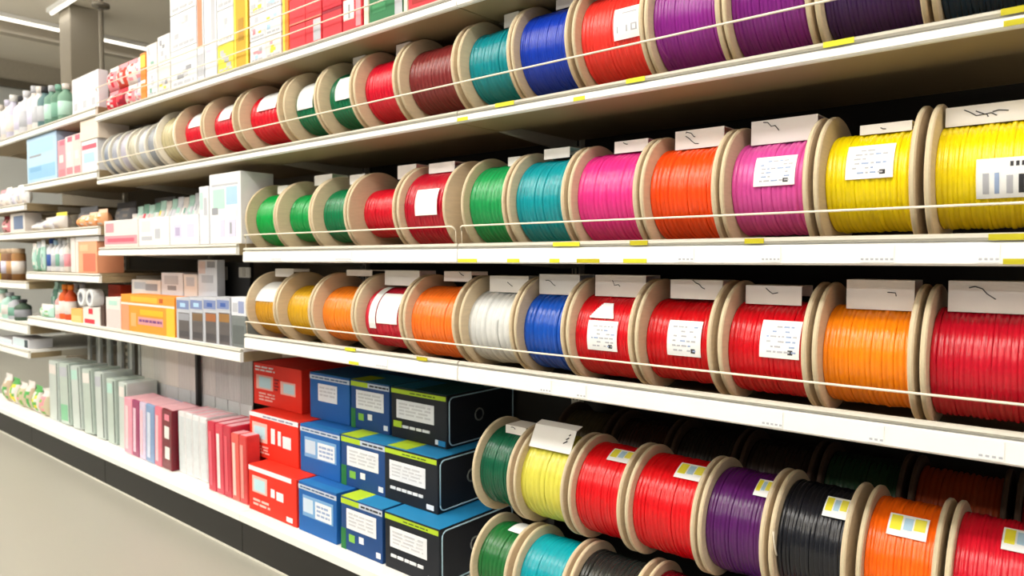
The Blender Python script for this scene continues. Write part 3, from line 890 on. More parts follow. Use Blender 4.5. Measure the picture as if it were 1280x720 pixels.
def pouch(name, cat, label, x0, x1, y, d, z, h, body, head=None, blot=(), group=None, lean=0.0, roll=0.0):
    """bulged bag with crimped flat header and bottom seam"""
    b = MB()
    w = x1 - x0
    nx, nz = 6, 9
    vs, fs = [], []
    for s in (-1, 1):
        for j in range(nz + 1):
            fz = j / nz
            for i in range(nx + 1):
                f = i / nx
                bul = (max(0, sin(pi * min(1, fz / 0.86))) ** 0.6) * (sin(pi * f) ** 0.5 if 0 < f < 1 else 0)
                vs.append((-w / 2 + w * f, d / 2 + s * (0.001 + bul * (d / 2 - 0.001)), h * fz))
    N = (nx + 1) * (nz + 1)
    ms = []
    k = b.mi(body)
    kh = b.mi(head or body)
    kb = [b.mi(m) for m in blot] or [k]
    r2 = random.Random(int(abs(x0 * 7919 + z * 331 + y * 17)))
    pat = {}
    for s in (0, 1):
        for j in range(nz):
            for i in range(nx):
                q = s * N + j * (nx + 1) + i
                f = (q, q + 1, q + nx + 2, q + nx + 1)
                fs.append(f if s == 0 else f[::-1])
                if j >= nz - 2:
                    ms.append(kh)
                elif blot and s == 0 and 0 < i < nx - 1 and 1 <= j <= nz - 3 and r2.random() < 0.55:
                    ms.append(r2.choice(kb))
                else:
                    ms.append(k)
    for j in range(nz):
        for i in (0, nx):
            q = j * (nx + 1) + i
            fs.append((q, q + nx + 1, N + q + nx + 1, N + q)); ms.append(k)
    for i in range(nx):
        for j in (0, nz):
            q = j * (nx + 1) + i
            fs.append((q, q + 1, N + q + 1, N + q)); ms.append(k)
    b.v, b.f, b.m = vs, fs, ms
    o = b.build(name, None, True)
    o.location = ((x0 + x1) / 2, y, z)
    o.rotation_euler = (lean, roll, 0)
    return tag(o, label, cat, group)


def bottle(label, x, y, z, r, h, body, cap, group=None, band=None):
    t = thing('bottle', label, 'bottle', (x, y, z), group)
    b = MB(); b.lathe_z([(0, 0), (r * 0.9, 0), (r, 0.006), (r, h * 0.62), (r * 0.9, h * 0.70), (r * 0.42, h * 0.80), (r * 0.42, h * 0.86), (0, h * 0.86)], body); b.build('body', t, True)
    b = MB(); b.lathe_z([(0, h * 0.85), (r * 0.5, h * 0.85), (r * 0.5, h * 0.99), (r * 0.44, h), (0, h)], cap); b.build('cap', t, True)
    if band:
        b = MB(); b.lathe_z([(r * 0.98, h * 0.16), (r + 0.0008, h * 0.165), (r + 0.0008, h * 0.52), (r * 0.98, h * 0.525)], band); b.build('wrap_label', t, True)


W1, W2, W3 = paper((228, 229, 230)), paper((218, 220, 227)), paper((226, 219, 214))
GR, LGR = paper((150, 152, 160)), paper((184, 187, 195))
PK, RD, DR = paper((232, 150, 160)), paper((212, 44, 62)), paper((150, 24, 48))
OR, GOLD, YEL = paper((238, 136, 44)), paper((206, 160, 30)), paper((228, 214, 70))
GRN, SEA, MINT = paper((44, 120, 74)), paper((120, 168, 150)), paper((178, 216, 204))
LAV, BLU, SKY = paper((206, 204, 226)), paper((60, 90, 160)), paper((168, 202, 228))
BRN = paper((120, 82, 56))
S = 'top shelf'
z5 = Z5
# --- top shelf, left to right
g = 'red packets on the top shelf'
k = 0
for row, zz, hh in ((0, z5 + 0.0006, 0.115), (1, z5 + 0.117, 0.125)):
    for i in range(4):
        x0 = fx(133 + i * 11.6, 0.03)
        x1 = fx(133 + (i + 1) * 11.6, 0.03)
        cb = [(RD, PK, [W3, PK]), (DR, RD, [RD, PK]), (PK, W3, [RD, W3]), (W3, LAV, [PK, LAV])][(i + row) % 4] if row == 0 else [(PK, W3, [RD, W3]), (paper((200, 70, 50)), PK, [PK, W3]), (W3, PK, [paper((200, 70, 50)), PK]), (LAV, W3, [PK, W3])][i]
        pouch('packet', 'packet', '%s red and pink packet from the left in the %s layer beside the pole' % (ORD[i], ['lower', 'upper'][row]), x0 + 0.003, x1 - 0.003, 0.03 + (0.004 if row else 0), 0.07, zz, hh, cb[0], cb[1], cb[2], g)
pouch('packet', 'packet', 'dark red packet lying highest behind the orange edged carton', fx(177, 0.16), fx(200, 0.16), 0.16, 0.06, z5 + 0.0006, 0.30, DR, RD, [RD, W3], g)


def wall_of_cartons(u0, u1, vts, n, z, y, d, bodies, label, group, panelf=None, heights=None):
    """a stack of cartons at one front: len(heights) layers of n cartons"""
    zz = z
    for L, hh in enumerate(heights):
        for i in range(n):
            a, c = u0 + (u1 - u0) * i / n, u0 + (u1 - u0) * (i + 1) / n
            x0, x1 = fx(a, y), fx(c, y)
            col = ['left', 'middle', 'right'][i] if n == 3 else (['left', 'right'][i] if n == 2 else '')
            pos = ['lowest', 'second', 'third', 'fourth', 'fifth'][L]
            lb = '%s %s%s' % (pos, (col + ' ') if col else '', label)
            carton('carton', 'carton', lb, x0 + 0.001, x1 - 0.001, y, d, zz + 0.0006, hh - 0.002, bodies[(L * n + i) % len(bodies)], panelf(L, i) if panelf else (), group)
        zz += hh


r3 = random.Random(5)


def pf(cols):
    def f(L, i):
        out = []
        for _ in range(4):
            a, c = r3.uniform(0.08, 0.6), r3.uniform(0.08, 0.7)
            out.append(('F', a, a + r3.uniform(0.15, 0.3), c, c + r3.uniform(0.08, 0.22), r3.choice(cols)))
        out += textlines('F', 0.1, 0.9, 0.05, 0.2, 1, LGR, r3)
        return out
    return f


gT = 'cartons on the top shelf'
pcart('carton', 'carton', 'narrow orange and yellow edged carton beside the red packets', 180, 187, 64, z5, 0.02, 0.2, OR, [('F', 0.1, 0.9, 0.7, 0.95, YEL), ('F', 0.1, 0.9, 0.35, 0.42, W1)], gT)
wall_of_cartons(188, 201, None, 1, z5, 0.02, 0.2, [W1, W3], 'white carton in the narrow stack right of the orange edged one', gT, pf([LGR, SEA, LAV]), [0.13, 0.12])
wall_of_cartons(202, 217, None, 1, z5, 0.02, 0.2, [W3, W1], 'white carton in the stack against the tall white column', gT, pf([LGR, GR, YEL]), [0.13, 0.135])
wall_of_cartons(218, 250, None, 1, z5, 0.02, 0.22, [W1, W2], 'white carton in the tall white column left of the orange stripe', gT, pf([LGR, W3, GR]), [0.17, 0.16, 0.16])
pcart('carton', 'carton', 'tall carton with a coral orange stripe among white ones', 251, 259, -20, z5, 0.02, 0.2, W2, [('F', 0.1, 0.85, 0.36, 0.98, paper((232, 134, 100))), ('F', 0.1, 0.9, 0.05, 0.28, LGR)], gT)
pcart('carton', 'carton', 'tall lavender white carton beside the coral striped one', 260, 275, -20, z5, 0.02, 0.2, W2, [('F', 0.15, 0.5, 0.2, 0.5, LAV), ('F', 0.6, 0.9, 0.4, 0.9, LGR)], gT)
wall_of_cartons(276, 296, None, 1, z5, 0.02, 0.22, [YEL, W1, W2], 'carton in the stack left of the gold box, yellow at its foot', gT, pf([W3, LGR]), [0.12, 0.14, 0.16])
pcart('carton', 'carton', 'tall narrow gold carton among the white ones', 297, 314, -30, z5, 0.018, 0.2, GOLD, [('F', 0.0, 0.12, 0.0, 1.0, YEL), ('F', 0.86, 1.0, 0.0, 1.0, YEL), ('F', 0.3, 0.7, 0.3, 0.55, paper((176, 134, 26)))], gT)
wall_of_cartons(316, 355, None, 2, z5, 0.02, 0.22, [W1, W3, W2], 'white carton in the grid between gold and orange edges', gT, pf([LGR, SKY, PK, YEL]), [0.085, 0.10, 0.10, 0.10])
pcart('carton', 'carton', 'narrow orange edged carton standing left of the red cartons', 357, 364, -20, z5, 0.02, 0.2, OR, [('F', 0.0, 0.4, 0.0, 1.0, YEL)], gT)
REDC = paper((214, 52, 64))
wall_of_cartons(365, 405, None, 2, z5, 0.02, 0.24, [REDC], 'bright red carton in the stack with a white patch', gT, lambda L, i: [('F', 0.5, 0.95, 0.1, 0.95, LGR)] if (i == 1 and L == 0) else ([('F', 0.0, 1.0, 0.0, 0.06, paper((236, 130, 110)))]), [0.09, 0.095, 0.10])
wall_of_cartons(406, 430, None, 1, z5, 0.02, 0.24, [REDC, RD], 'red carton left of the white fronted ones', gT, lambda L, i: [('F', 0.0, 1.0, 0.9, 1.0, DR)], [0.10, 0.10, 0.10])
wall_of_cartons(431, 455, None, 1, z5, 0.02, 0.24, [REDC, W2], 'white fronted red carton beside the cream post', gT, lambda L, i: [('F', 0.05, 0.6, 0.35, 0.95, W1), ('F', 0.3, 0.4, 0.4, 0.8, GR), ('F', 0.7, 0.95, 0.1, 0.9, PK)], [0.115, 0.12])
pcart('divider', 'divider', 'cream upright divider left of the dark green carton on top', 457, 463, -20, z5, 0.02, 0.24, paper((232, 226, 206)), (), None)
pcart('carton', 'carton', 'dark green carton on the top shelf', 464, 505, -40, z5, 0.02, 0.24, GRN, [('F', 0.78, 1.0, 0.0, 1.0, LGR), ('F', 0.0, 0.76, 0.62, 0.7, BRN), ('F', 0.1, 0.5, 0.2, 0.4, paper((60, 140, 90)))], gT)
pcart('divider', 'divider', 'cream upright divider right of the dark green carton on top', 506, 511, -40, z5, 0.02, 0.24, paper((232, 226, 206)), (), None)
pcart('carton', 'carton', 'red carton at the top edge, right of the dark green one', 512, 560, -70, z5, 0.02, 0.24, REDC, [('F', 0.1, 0.6, 0.1, 0.3, paper((170, 40, 40)))], gT)

# --- white shelf below the thin reels
g = 'sachets on the white shelf'
cols = [(paper((238, 196, 186)), W3, [OR, W3]), (W3, MINT, [SEA, MINT]), (W1, SEA, [PK, RD]), (W3, MINT, [PK, W3]), (W1, SEA, [MINT, W3]), (W3, MINT, [YEL, W3]), (W1, W3, [SEA, W3]), (W2, MINT, [MINT, LGR]), (W1, W2, [LGR, MINT])]
UA = ux(SEAM3 + 0.012, 0.13)
UB = (249 - UA) / 13
for i in range(13):
    x0, x1 = fx(UA + i * UB, 0.13), fx(UA + (i + 1) * UB, 0.13)
    c = cols[i % 9] if i < 9 else cols[6 + i % 3]
    pouch('sachet', 'sachet', '%s tall pale sachet from the left behind the low tray cartons' % ORD[i], x0 + 0.002, x1 - 0.002, 0.13, 0.06, ZL3 + 0.0006, 0.215 + 0.004 * (i % 3) + 0.003 * i - (0.03 if i == 0 else 0), c[0], c[1], c[2], g, lean=radians(-3))
pcart('tray_carton', 'tray', 'low white tray with a pink front band below the pale sachets', 131, 173, 275, ZL3, 0.02, 0.1, W3, [('F', 0.02, 0.98, 0.1, 0.42, PK), ('F', 0.1, 0.9, 0.18, 0.32, paper((214, 96, 118))), ('F', 0.05, 0.3, 0.55, 0.9, PK)], 'low trays on the white shelf')
pcart('tray_carton', 'tray', 'low white tray with faint grey printing beside the pink banded one', 174, 212, 272, ZL3, 0.02, 0.1, W1, [('F', 0.1, 0.4, 0.5, 0.9, W3), ('F', 0.55, 0.72, 0.25, 0.6, LGR), ('F', 0.1, 0.45, 0.2, 0.35, LGR)], 'low trays on the white shelf')
pcart('tray_carton', 'tray', 'low white tray with two lilac squares left of the big white carton', 213, 249, 269, ZL3, 0.02, 0.1, W1, [('F', 0.15, 0.42, 0.25, 0.7, LAV), ('F', 0.6, 0.85, 0.25, 0.7, LAV), ('F', 0.2, 0.36, 0.32, 0.6, paper((176, 166, 200)))], 'low trays on the white shelf')
pcart('carton', 'carton', 'pale carton between the sachets and the big white carton', 250, 262, 233, ZL3, 0.02, 0.12, W2, [('F', 0.1, 0.4, 0.6, 0.9, MINT), ('F', 0.5, 0.8, 0.5, 0.8, LGR)], 'white cartons below the reels')
pcart('carton', 'carton', 'big white carton with faint blue printing at the shelf end', 263, 302, 216, ZL3, 0.02, 0.15, W1, [('F', 0.08, 0.92, 0.82, 0.85, LGR), ('F', 0.12, 0.5, 0.5, 0.78, MINT), ('F', 0.55, 0.9, 0.55, 0.8, SKY), ('F', 0.08, 0.28, 0.42, 0.52, GR),
      ('F', 0.35, 0.5, 0.1, 0.34, LAV), ('F', 0.62, 0.84, 0.1, 0.34, LAV), ('F', 0.66, 0.72, 0.14, 0.3, GR), ('F', 0.5, 0.9, 0.38, 0.5, W2)], 'white cartons below the reels')
pcart('carton', 'carton', 'small white box tucked behind the end of the big white carton', 304, 322, 270, ZL3, 0.33, 0.12, W2, (), None)

# --- orange / blue cartons on the long shelf
g = 'cartons on the long shelf'
ORC = paper((244, 150, 50))
pcart('carton', 'carton', 'orange carton with purple lettering on its front', 150, 217, 383, ZM, 0.02, 0.11, ORC, [('F', 0.0, 0.16, 0.0, 1.0, paper((238, 150, 110))), ('F', 0.86, 1.0, 0.0, 1.0, paper((250, 190, 60))), ('F', 0.34, 0.8, 0.3, 0.58, paper((216, 150, 150))), ('F', 0.38, 0.8, 0.66, 0.86, paper((246, 180, 40))), ('F', 0.2, 0.3, 0.2, 0.7, paper((248, 170, 110)))]
      + textlines('F', 0.36, 0.78, 0.36, 0.54, 1, paper((120, 70, 130)), r3, 6), g)
hz = aty(183, 383, 0.02).z
pcart('carton', 'carton', 'flat orange carton lying on the one with purple lettering', 150, 217, 370, hz, 0.02, 0.11, ORC, [('F', 0.0, 1.0, 0.0, 0.2, W3), ('F', 0.2, 0.7, 0.35, 0.85, paper((246, 180, 60))), ('F', 0.74, 0.8, 0.4, 0.8, paper((190, 90, 40)))], g)
for i in range(4):
    a, c = 219 + i * 16.8, 219 + (i + 1) * 16.8
    pcart('display_tray', 'tray', '%s dark windowed tray from the orange cartons' % ORD[i], a, c, 389, ZM, 0.02, 0.11, LGR,
          [('F', 0.18, 0.98, 0.02, 0.95, mat((90, 84, 84), 0.35)), ('F', 0.2, 0.96, 0.68, 0.92, [GR, paper((120, 96, 70)), paper((160, 100, 60)), paper((150, 110, 60))][i]), ('F', 0.22, 0.94, 0.1, 0.3, mat((70, 66, 70), 0.35))], 'dark windowed trays')
    hz = aty((a + c) / 2, 389, 0.02).z
    pcart('carton', 'carton', '%s blue and grey flat carton from the left on the windowed trays' % ORD[i], a, c, 372, hz, 0.022, 0.11, LGR, [('F', 0.05, 0.95, 0.15, 0.8, paper((120, 134, 176))), ('F', 0.3, 0.7, 0.3, 0.6, BLU if i > 1 else SKY)], 'flat cartons on the trays')
pcart('carton', 'carton', 'clear grey case at the right end of the long shelf', 288, 306, 395, ZM, 0.02, 0.2, mat((116, 122, 122), 0.3), [('F', 0.1, 0.9, 0.1, 0.7, mat((92, 98, 98), 0.3))], g)
hz = aty(297, 395, 0.02).z
pcart('carton', 'carton', 'pale blue patterned carton at the right end of the long shelf', 288, 306, 372, hz, 0.02, 0.2, W2, [('F', 0.1, 0.45, 0.2, 0.7, LGR), ('F', 0.5, 0.9, 0.15, 0.8, paper((140, 150, 186)))], g)
# second rank behind
pcart('carton', 'carton', 'grey white printed carton behind the flat orange one', ux(SEAM3 + 0.03, 0.15), 200, 350, ZM, 0.15, 0.12, W3, [('F', 0.1, 0.5, 0.8, 0.95, LGR), ('F', 0.5, 0.9, 0.78, 0.92, GR)], g)
pcart('carton', 'carton', 'white carton with grey lettering behind the orange and blue ones', 201, 228, 341, ZM, 0.15, 0.12, W2, [('F', 0.15, 0.8, 0.8, 0.95, LGR), ('F', 0.3, 0.7, 0.7, 0.78, GR)], g)
pcart('carton', 'carton', 'small grey white carton second behind the blue trays', 229, 246, 343, ZM, 0.15, 0.12, W3, [('F', 0.2, 0.8, 0.8, 0.95, LGR)], g)
pcart('carton', 'carton', 'tallest white carton behind the blue trays', 247, 271, 325, ZM, 0.15, 0.04, W2, [('F', 0.05, 0.4, 0.82, 0.98, paper((220, 200, 196))), ('F', 0.5, 0.9, 0.9, 0.98, GR), ('F', 0.2, 0.8, 0.7, 0.8, LGR)], g)
bd = pcart('added_display_board', 'display board', 'added black display board holding two square grey plates', 266, 312, 322, ZM, 0.23, 0.02, mat((26, 24, 22), 0.6), (), None, zmax=1.2)  # added: stands in for the dark panel and brings the plates into light
for u0, u1, v0, v1 in [(268, 284, 333, 350), (299, 313, 334, 347)]:
    x0, x1 = fx(u0, 0.228) - bd.location.x, fx(u1, 0.228) - bd.location.x
    zt, zz = aty((u0 + u1) / 2, v0, 0.228).z - bd.location.z, aty((u0 + u1) / 2, v1, 0.228).z - bd.location.z
    b = MB(); b.box(x0, x1, -0.007, 0.001, zz, zt, mat((206, 202, 192), 0.35), 0.003)
    b.box((x0 + x1) / 2 - 0.012, (x0 + x1) / 2 + 0.012, -0.010, -0.006, (zt + zz) / 2 - 0.02, (zt + zz) / 2 + 0.02, mat((186, 182, 172), 0.4), 0.001)
    b.build('square_plate', bd)
# left part of the long shelf
g = 'goods at the left of the long shelf'
for i, (u0, u1, vt, c, h_, bl) in enumerate([(60, 66, 352, SEA, MINT, [MINT, LGR]), (67, 74, 350, MINT, SEA, [W3, SEA])]):
    pouch('packet', 'packet', '%s grey green packet from the left on the long shelf' % ORD[i], fx(u0, 0.13), fx(u1, 0.13), 0.13, 0.06, ZM + 0.0006, min(0.215, aty((u0 + u1) / 2, vt, 0.13).z - ZM), c, h_, bl, g)
pouch('packet', 'packet', 'small mint packet lying low at the left end of the long shelf', fx(43, 0.02), fx(58, 0.02), 0.02, 0.07, ZM + 0.0006, 0.08, MINT, W3, [paper((120, 180, 110)), W3], g)
for i, (u, c1, c2) in enumerate([(71, paper((224, 160, 160)), W3), (76, paper((220, 96, 40)), OR), (83, paper((206, 80, 36)), OR)]):
    bottle(['pink bottle at the left of the orange bottles', 'orange bottle, left one of two on the long shelf', 'orange bottle, right one of two on the long shelf'][i], fx(u, 0.06), 0.08, ZM + 0.0006, 0.034, 0.16 + 0.05 * (i > 0), c1, c2, g, W3)
for i in range(2):
    bottle('cream tube bottle, %s of two behind the amber carton' % ['left', 'right'][i], fx(91 + i * 7, 0.16), 0.18, ZM + 0.0006, 0.036, 0.215, W3, LGR, g)
pcart('carton', 'carton', 'small amber carton between orange bottles and white rolls', 87, 101, 386, ZM, 0.03, 0.08, paper((240, 180, 100)), [('F', 0.1, 0.9, 0.1, 0.5, paper((240, 196, 130)))], g)
pcart('carton', 'carton', 'white carton with red marks under the white rolls', 102, 123, 384, ZM, 0.03, 0.1, W3, [('F', 0.1, 0.7, 0.05, 0.3, RD), ('F', 0.35, 0.6, 0.6, 0.9, RD)], g)
for i in range(2):
    t = thing('tape_roll', 'white tape roll standing on the red marked carton, %s of two' % ['left', 'right'][i], 'tape roll', (fx(107 + i * 11, 0.05), 0.05, aty(112, 384, 0.03).z + 0.001), g)
    b = MB()
    b.lathe_x([(-0.03, 0.028), (-0.03, 0.048), (-0.026, 0.05), (0.026, 0.05), (0.03, 0.048), (0.03, 0.028)], W1, 28)
    b.v = [(y_, x_, z_ + 0.05) for x_, y_, z_ in b.v]
    b.build('tape', t, True)
    b = MB()
    b.lathe_x([(-0.031, 0.024), (-0.031, 0.028), (0.031, 0.028), (0.031, 0.024)], GR, 28)
    b.v = [(y_, x_, z_ + 0.05) for x_, y_, z_ in b.v]
    b.build('core', t, True)
pcart('carton', 'carton', 'thin dark filler standing in for the shaded slot beside the pinkish carton', 124, 129, 382, ZM, 0.03, 0.1, mat((70, 44, 34), 0.5), (), g)  # dark filler: shade of the slot put in as a box
pcart('carton', 'carton', 'pinkish white carton left of the orange ones', 131, 149, 372, ZM, 0.02, 0.12, W3, [('F', 0.05, 0.95, 0.02, 0.62, paper((226, 200, 198))), ('F', 0.2, 0.8, 0.75, 0.9, MINT)], g)
pcart('carton', 'carton', 'bright red carton behind the pinkish white one', 134, 150, 356, ZM, 0.15, 0.06, paper((206, 60, 30)), (), g)

# --- far left shelves
g = 'pale bottles on the top left shelf'
for i in range(7):
    u = 4 + i * 8.3
    bottle('%s pale bottle from the left on the top left shelf' % ORD[i], fx(u, 0.06), 0.07 + 0.008 * (i % 2), 2.0206, 0.048, 0.275 + 0.012 * (i % 3), [W1, W3, LAV, W1, W2, W3, W1][i], [W3, LAV, W1, INK, W2, LGR, W3][i], g, [LGR, W2, W3, LAV, LGR, LAV, LGR][i])
for i in range(4):
    u = 60 + i * 8.6
    bottle('%s dark green bottle from the left on the top left shelf' % ORD[i], fx(u, 0.06), 0.07, 2.0206, 0.045, 0.26 - 0.012 * i, [paper((96, 128, 132)), paper((110, 150, 134)), paper((90, 130, 110)), paper((120, 160, 140))][i], [INK, LGR, SEA, W3][i], g, [LGR, MINT, SEA, MINT][i])
for i in range(3):
    pcart('carton', 'carton', '%s tall white carton from the left beside the grey pole' % ORD[i], 95 + i * 11, 106 + i * 11, 96 - i * 5, 2.02, 0.02, 0.05, [W2, W1, W2][i], [('F', 0.15, 0.8, 0.7, 0.9, LAV), ('F', 0.2, 0.6, 0.1, 0.3, LGR)], 'white cartons beside the pole')
g = 'cartons on the blue carton shelf'
pcart('carton', 'carton', 'pale blue carton standing on the left shelf', 37, 74, 163, 1.688, 0.02, 0.18, paper((176, 206, 232)), [('F', 0.05, 0.95, 0.08, 0.36, paper((140, 186, 226))), ('F', 0.1, 0.5, 0.24, 0.34, paper((120, 170, 210))), ('F', 0.1, 0.9, 0.62, 0.9, paper((164, 204, 230))), ('F', 0.1, 0.5, 0.56, 0.6, GR)], g, zmax=1.972)
for i in range(3):
    pcart('carton', 'carton', '%s pink printed carton from the blue one' % ORD[i], 75.5 + i * 9.6, 85.1 + i * 9.6, [174, 169, 166][i], 1.688, 0.025, 0.16, [PK, paper((240, 208, 208)), paper((240, 200, 196))][i], [('F', 0.1, 0.9, 0.05, 0.22, paper((232, 130, 140))), ('F', 0.2, 0.7, 0.4, 0.6, W3), ('F', 0.3, 0.9, 0.85, 0.97, paper((240, 110, 130)))], g, zmax=1.972)
pcart('carton', 'carton', 'white carton with a red stripe below the beige box', 105, 125, 174, 1.688, 0.02, 0.16, W2, [('F', 0.05, 0.95, 0.72, 0.86, paper((200, 90, 110))), ('F', 0.15, 0.8, 0.3, 0.6, SKY)], g, zmax=1.972)
hz = aty(115, 174, 0.02).z
pcart('carton', 'carton', 'plain beige box on top of the red striped carton', 104, 126, 147, hz, 0.015, 0.16, paper((232, 216, 200)), (), g, zmax=1.972)
pcart('carton', 'carton', 'red carton in shadow at the left end behind the thin reels', ux(SEAM3 + 0.03, 0.29), ux(SEAM3 + 0.23, 0.29), 152, Z4, 0.29, 0.12, DR, (), None)
g = 'white packets on the far left shelf'
for i in range(5):
    pouch('packet', 'packet', '%s white packet from the left on the far left shelf' % ORD[i], fx(-2 + i * 7, 0.04), fx(4.5 + i * 7, 0.04), 0.04, 0.06, 1.5726, 0.125 + 0.012 * (i % 2) , [W3, W1, W2, W3, W1][i], [PK, W3, W1, W1, MINT][i], [LGR, W3, LAV], g)
g = 'bags on the pale bag shelf'
pouch('bag', 'bag', 'dark spotted packet at the far left of the pale bag shelf', fx(0, 0.05), fx(10, 0.05), 0.05, 0.07, 1.3926, 0.125, PK, DR, [BRN, W3], g)
pcart('carton', 'carton', 'small box with a navy patch on the pale bag shelf', 14, 32, 263, 1.392, 0.04, 0.1, W3, [('F', 0.25, 0.9, 0.15, 0.85, paper((110, 126, 156)))], g, zmax=1.52)
for i in range(3):
    pouch('bag', 'bag', '%s low white bag from the navy patched box' % ORD[i], fx(35 + i * 13, 0.05), fx(48 + i * 13, 0.05), 0.05, 0.1, 1.3926, 0.06 + 0.025 * i, [W1, W2, W3][i], [W2, W3, YEL][i], [LAV, W3], g)
for i in range(3):
    pouch('bag', 'bag', '%s slanting grey bag behind the orange packets' % ORD[i], -5.12 + 0.24 * i, -4.84 + 0.24 * i, 0.20 + 0.13 * i, 0.10, 1.3926, 0.15 + 0.025 * i, [GR, LGR, GR][i], [LGR, GR, LGR][i], [LGR, W3], g)
for i in range(3):
    pouch('packet', 'packet', '%s orange packet from the left on the pale bag shelf' % ORD[i], fx(92 + i * 11, 0.05), fx(103 + i * 11, 0.05), 0.05, 0.09, 1.3926, 0.075 + 0.012 * i, paper((240, 178, 130)), paper((242, 200, 170)), [OR, W3], g)
g = 'goods on the coral carton shelf'
for i in range(3):
    pouch('packet', 'packet', '%s sage green packet from the left on the coral carton shelf' % ORD[i], fx(38 + i * 5.2, 0.02), fx(42.6 + i * 5.2, 0.02), 0.02, 0.035, 1.1366, 0.178 + 0.010 * i, [MINT, SEA, MINT][i], [W3, LGR, W1][i], [SEA, W3, LGR], g)
for i, (u, c1, c2) in enumerate([(63.5, W2, BLU), (69, W1, SKY), (74.5, W2, LGR), (80, W1, W2), (85.5, W3, W1)]):
    bottle('%s slim white bottle from the left on the coral carton shelf' % ORD[i], fx(u, 0.06), 0.07, 1.1366, 0.031, 0.205 - 0.01 * (i % 2), c1, c2, g, [BLU, LGR, SEA, LGR, PK][i])
pcart('carton', 'carton', 'coral carton near the right end of its shelf', 95, 121, 302, 1.136, 0.02, 0.14, paper((242, 168, 130)), [('F', 0.35, 0.95, 0.05, 0.62, paper((238, 116, 90))), ('F', 0.2, 0.6, 0.7, 0.9, paper((240, 190, 150))), ('F', 0.0, 0.12, 0.0, 1.0, W3)], g)
pcart('carton', 'carton', 'narrow white carton at the left side of the coral one', 88.5, 94, 297, 1.136, 0.02, 0.14, W3, (), g)
pcart('carton', 'carton', 'flat white carton lying on the coral one', 95, 124, 293, aty(108, 302, 0.02).z + 0.0006, 0.02, 0.14, W1, (), g, zmax=1.338)
g = 'brown jars on the far left shelf'
for i in range(4):
    t = thing('jar', '%s brown jar from the left on the far left shelf' % ORD[i], 'jar', (fx(1 + i * 6.8, 0.06), 0.07, 1.0706), g)
    r_, h_ = 0.042, 0.215
    b = MB(); b.lathe_z([(0, 0), (r_, 0), (r_, h_ * 0.8), (r_ * 0.85, h_ * 0.86), (0, h_ * 0.86)], [YEL, paper((150, 112, 84)), BRN, paper((160, 116, 70))][i]); b.build('body', t, True)
    b = MB(); b.lathe_z([(0, h_ * 0.85), (r_ * 0.9, h_ * 0.85), (r_ * 0.9, h_), (0, h_)], paper((206, 180, 150))); b.build('lid', t, True)
    b = MB(); b.lathe_z([(r_, h_ * 0.2), (r_ + 0.001, h_ * 0.2), (r_ + 0.001, h_ * 0.6), (r_, h_ * 0.6)], [BRN, LAV, paper((190, 150, 110)), W3][i]); b.build('wrap_label', t, True)
g = 'goods on the low far left shelves'
for i in range(4):
    bottle('%s pale green bottle from the left on the waist high shelf' % ORD[i], fx(1 + i * 8, 0.06), 0.07, 0.8006, 0.05, 0.2 - 0.02 * i, [W3, MINT, LGR, paper((70, 90, 74))][i], [MINT, LGR, SEA, INK][i], g, [MINT, W3, SEA, GR][i])
for i in range(2):
    pcart('tray_carton', 'tray', 'low pale blue tray above the green bags, %s of two' % ['left', 'right'][i], -8 + i * 21, 12 + i * 21, 422, 0.625, 0.03, 0.14, W2, [('F', 0.05, 0.95, 0.1, 0.9, paper((206, 222, 228)))] + ([('F', 0.75, 0.95, 0.1, 0.9, paper((60, 74, 80)))] if i else []), g)
g = 'green bags on the base shelf'
for i in range(6):
    c = [(paper((196, 176, 150)), W3, [paper((90, 170, 90)), W3]), (W3, paper((90, 170, 90)), [paper((110, 180, 90)), YEL]), (paper((200, 190, 160)), W3, [paper((120, 176, 90)), PK])][i % 3]
    pouch('bag', 'bag', '%s green and beige bag from the left on the base shelf' % ORD[i], fx(-6 + i * 9.2, 0.07), fx(2.4 + i * 9.2, 0.07) - 0.012, 0.07, 0.1, ZB + 0.0006, 0.2 - 0.014 * (i % 3), c[0], c[1], c[2], g)

# --- base shelf: grey sleeves, hanging strips, clear sheets, pink packs
SLV, SLV2, SLVD = mat((178, 192, 184), 0.3, amt=0.08, scale=14), mat((190, 200, 196), 0.3, amt=0.08, scale=14), mat((74, 88, 82), 0.5)
g = 'grey sleeves on the base shelf'
sl = [(55, 68, 0), (69, 83, 3), (84, 97, 4.5), (98, 112, 4), (113, 126, 3), (127, 140, 1.5), (141, 154, 0)]
for i, (u0, u1, tl) in enumerate(sl):
    x0, x1 = fx(u0, 0.1), fx(u1, 0.1)
    w, hh, dd = x1 - x0 - 0.03, 0.385 - 0.02 * (i > 4), 0.165
    t = thing('sleeve_pack', '%s leaning grey green sleeve pack from the left on the base shelf' % ORD[i], 'sleeve pack', ((x0 + x1) / 2 + 0.02, 0.1, ZB + 0.001 + 0.5 * w * abs(sin(radians(tl)))), g, (0, radians(-tl), 0))
    b = MB(); b.box(-w / 2, w / 2, 0, dd, 0, hh, SLV if i % 2 else SLV2, 0.006); b.build('sleeve', t)
    b = MB(); b.box(w / 2 - 0.022, w / 2 - 0.008, -0.001, 0.001, 0.01, hh - 0.01, SLVD); b.build('dark_edge', t)
    b = MB(); b.box(-w / 2 + 0.01, w / 2 - 0.035, -0.0012, 0.001, hh * 0.78, hh * 0.93, [W3, LGR, MINT][i % 3]); 
    if i == 1:
        b.box(-w / 2 + 0.01, w / 2 - 0.04, -0.0012, 0.001, hh * 0.06, hh * 0.32, paper((130, 190, 150)))
    b.build('insert', t)
pcart('carton', 'carton', 'small pale box standing at the end of the grey sleeves', 157, 168, 487, ZB, 0.272, 0.05, paper((206, 216, 212)), [('F', 0.0, 1.0, 0.86, 0.9, LGR)], None)
g = 'grey strips standing behind the sleeves'
